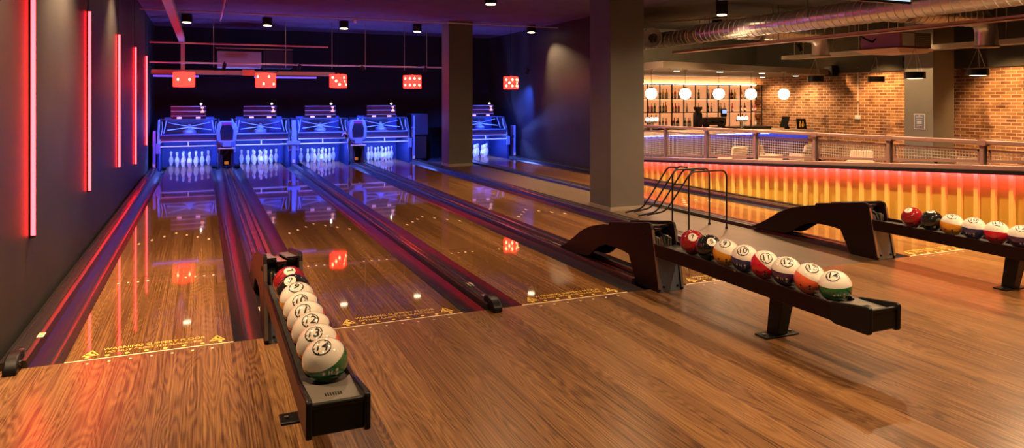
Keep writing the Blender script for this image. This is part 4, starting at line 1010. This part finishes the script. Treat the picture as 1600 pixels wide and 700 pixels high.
MB().hexa([(12.62, 9.80, 2.70), (13.38, 9.80, 2.70), (13.38, 10.58, 2.70), (12.62, 10.58, 2.70), (12.42, 9.71, 2.785), (13.58, 9.71, 2.785), (13.58, 10.78, 2.785), (12.42, 10.78, 2.785)]).build('bottom_panel', mat('panel tinted by orange light', (.75,.45,.28), .5), t, smooth=20)  # orange light on the underside painted into the panel colour
MB().box(12.60, 12.95, 9.735, 9.75, 2.83, 3.08).build('service_panel', mat('pale grey panel', (.62,.58,.55), .45), t, smooth=0)
l = MB().box(12.97, 13.42, 9.735, 9.75, 2.83, 3.08).build('louvre_panel', STEEL, t, smooth=0)
m = MB()
for k in range(6): m.box(12.99, 13.40, 9.728, 9.735, 2.85+k*.038, 2.862+k*.038)
m.build('louvre_slat', mat('dark louvre', (.2,.18,.15), .5), l, smooth=0)
t = MB().tube([(12.54, 10.3, 3.0), (12.4, 10.25, 2.93), (12.2, 10.25, 2.98), (12.0, 10.3, 3.1)], .02).build('flexible_pipe', BLACK); tag(t, 'black flexible pipe beside the ceiling cassette', 'pipe')
for k, (x, y) in enumerate(((13.0, 7.6), (13.3, 6.75), (13.85, 7.6))):
    t = thing('pendant_bulb', f'small black pendant lamp holder hanging by the trays, {ORD[k]} from the square column', 'pendant light', (x, y, 2.80), 'small pendant holders')
    MB().lathe([(.0, .14), (.02, .13), (.03, .08), (.07, .03), (.075, .0), (0, .0)], (x, y, 2.86), 16).build('lamp_holder', BLACK, t); MB().cyl((x, y, 2.98), (x, y, CEIL), .005, n=6).build('cord', INK, t)
    if k == 1: MB().lathe([(0, -.15), (.05, -.13), (.075, -.06), (.07, .0), (0, .0)], (x, y, 2.86), 16).build('glass_shade', mat('frosted shade', (.7,.5,.4), .4), t)
# pipes on the ceiling
for k, (a, b, lab) in enumerate((((9.3, 16.3, 3.70), (12.8, 11.5, 3.70), 'thin pale pipe crossing the ceiling above the duct end'), ((9.3, 11.2, 3.74), (14.2, 8.2, 3.74), 'thin pale pipe crossing the ceiling above the middle of the duct'), ((.4, 3, 3.72), (.4, 19, 3.72), 'thin pipe along the ceiling over the first ball track'))):
    t = MB().cyl(a, b, .018, n=8).build('ceiling_pipe', MATS['pale conduit']); tag(t, lab, 'pipe')
t = MB().cyl((XW, 17.2, 3.72), (8.85, 17.2, 3.72), .015, n=8).build('ceiling_pipe', MATS['pale conduit']); tag(t, 'thin pale pipe across the ceiling in front of the pinsetters', 'pipe')
# scoring monitor
t = thing('monitor', 'scoring monitor with a pale blue screen at the top edge, facing the approach', 'monitor', (6.0, 5.0, 2.72))
MB().box(5.35, 6.60, 5.0, 5.06, 2.73, 3.45).build('casing', BLACK, t, bevel=.006)
MB().box(5.37, 6.58, 4.994, 5.0, 2.755, 3.43).build('screen', mat('pale lit screen', (.5,.6,.7), .3, emit=(.62,.80,1.), es=.9), t, smooth=0)
MB().cyl((5.98, 5.04, 3.45), (5.98, 5.04, CEIL), .03, n=10).build('mount_pole', BLACK, t)

# ------------------------------------------------------------------ lamps that wash the brick wall and lounge
for k, (x, y, ty) in enumerate(((14.9, 14.6, 14.6), (14.9, 12.6, 12.9), (14.7, 9.6, 9.6), (14.7, 7.6, 7.8))):
    t = thing('track_spot', f'small black track spot aimed at the brick wall, {ORD[k]} from the bar', 'spotlight', (x, y, 3.05), 'track spots at the brick wall')
    a = V((x, y, 3.18)); d = (V((16, ty, 1.3))-a).normalized()
    MB().cyl(a-d*.10, a+d*.10, .05, n=16).build('spot_can', BLACK, t); MB().cyl(a+d*.10, a+d*.103, .042, n=16).build('spot_lens', LAMP, t)
    MB().cyl(a-d*.05, (x, y, CEIL), .008, n=6).build('spot_stem', BLACK, t)
    spot('bulb', a+d*.12, (16, ty, .95), 170, (1., .58, .25), 1.5, .8, .04, t)

# ------------------------------------------------------------------ world, camera, view
w = bpy.data.worlds.new('world'); SC.world = w; w.use_nodes = True
w.node_tree.nodes['Background'].inputs[0].default_value = (.004, .003, .003, 1); w.node_tree.nodes['Background'].inputs[1].default_value = 1.
cd = bpy.data.cameras.new('camera'); cd.sensor_width = 36; cd.lens = 1110/1600*36; cd.shift_y = -(350-156.4)/1600; cd.clip_start = .05
co = bpy.data.objects.new('camera', cd); COL.objects.link(co); co.location = CAM; co.rotation_euler = (PI/2, 0, -YAW)
SC.camera = co
SC.view_settings.view_transform = 'Standard'; SC.view_settings.look = 'None'; SC.view_settings.gamma = 1; SC.view_settings.exposure = 0
SC.view_settings.use_curve_mapping = False
SC.cycles.use_denoising = True
SC.cycles.max_bounces = 7; SC.cycles.diffuse_bounces = 3; SC.cycles.glossy_bounces = 4; SC.cycles.transparent_max_bounces = 8
SC.cycles.sample_clamp_indirect = 5; SC.cycles.sample_clamp_direct = 30
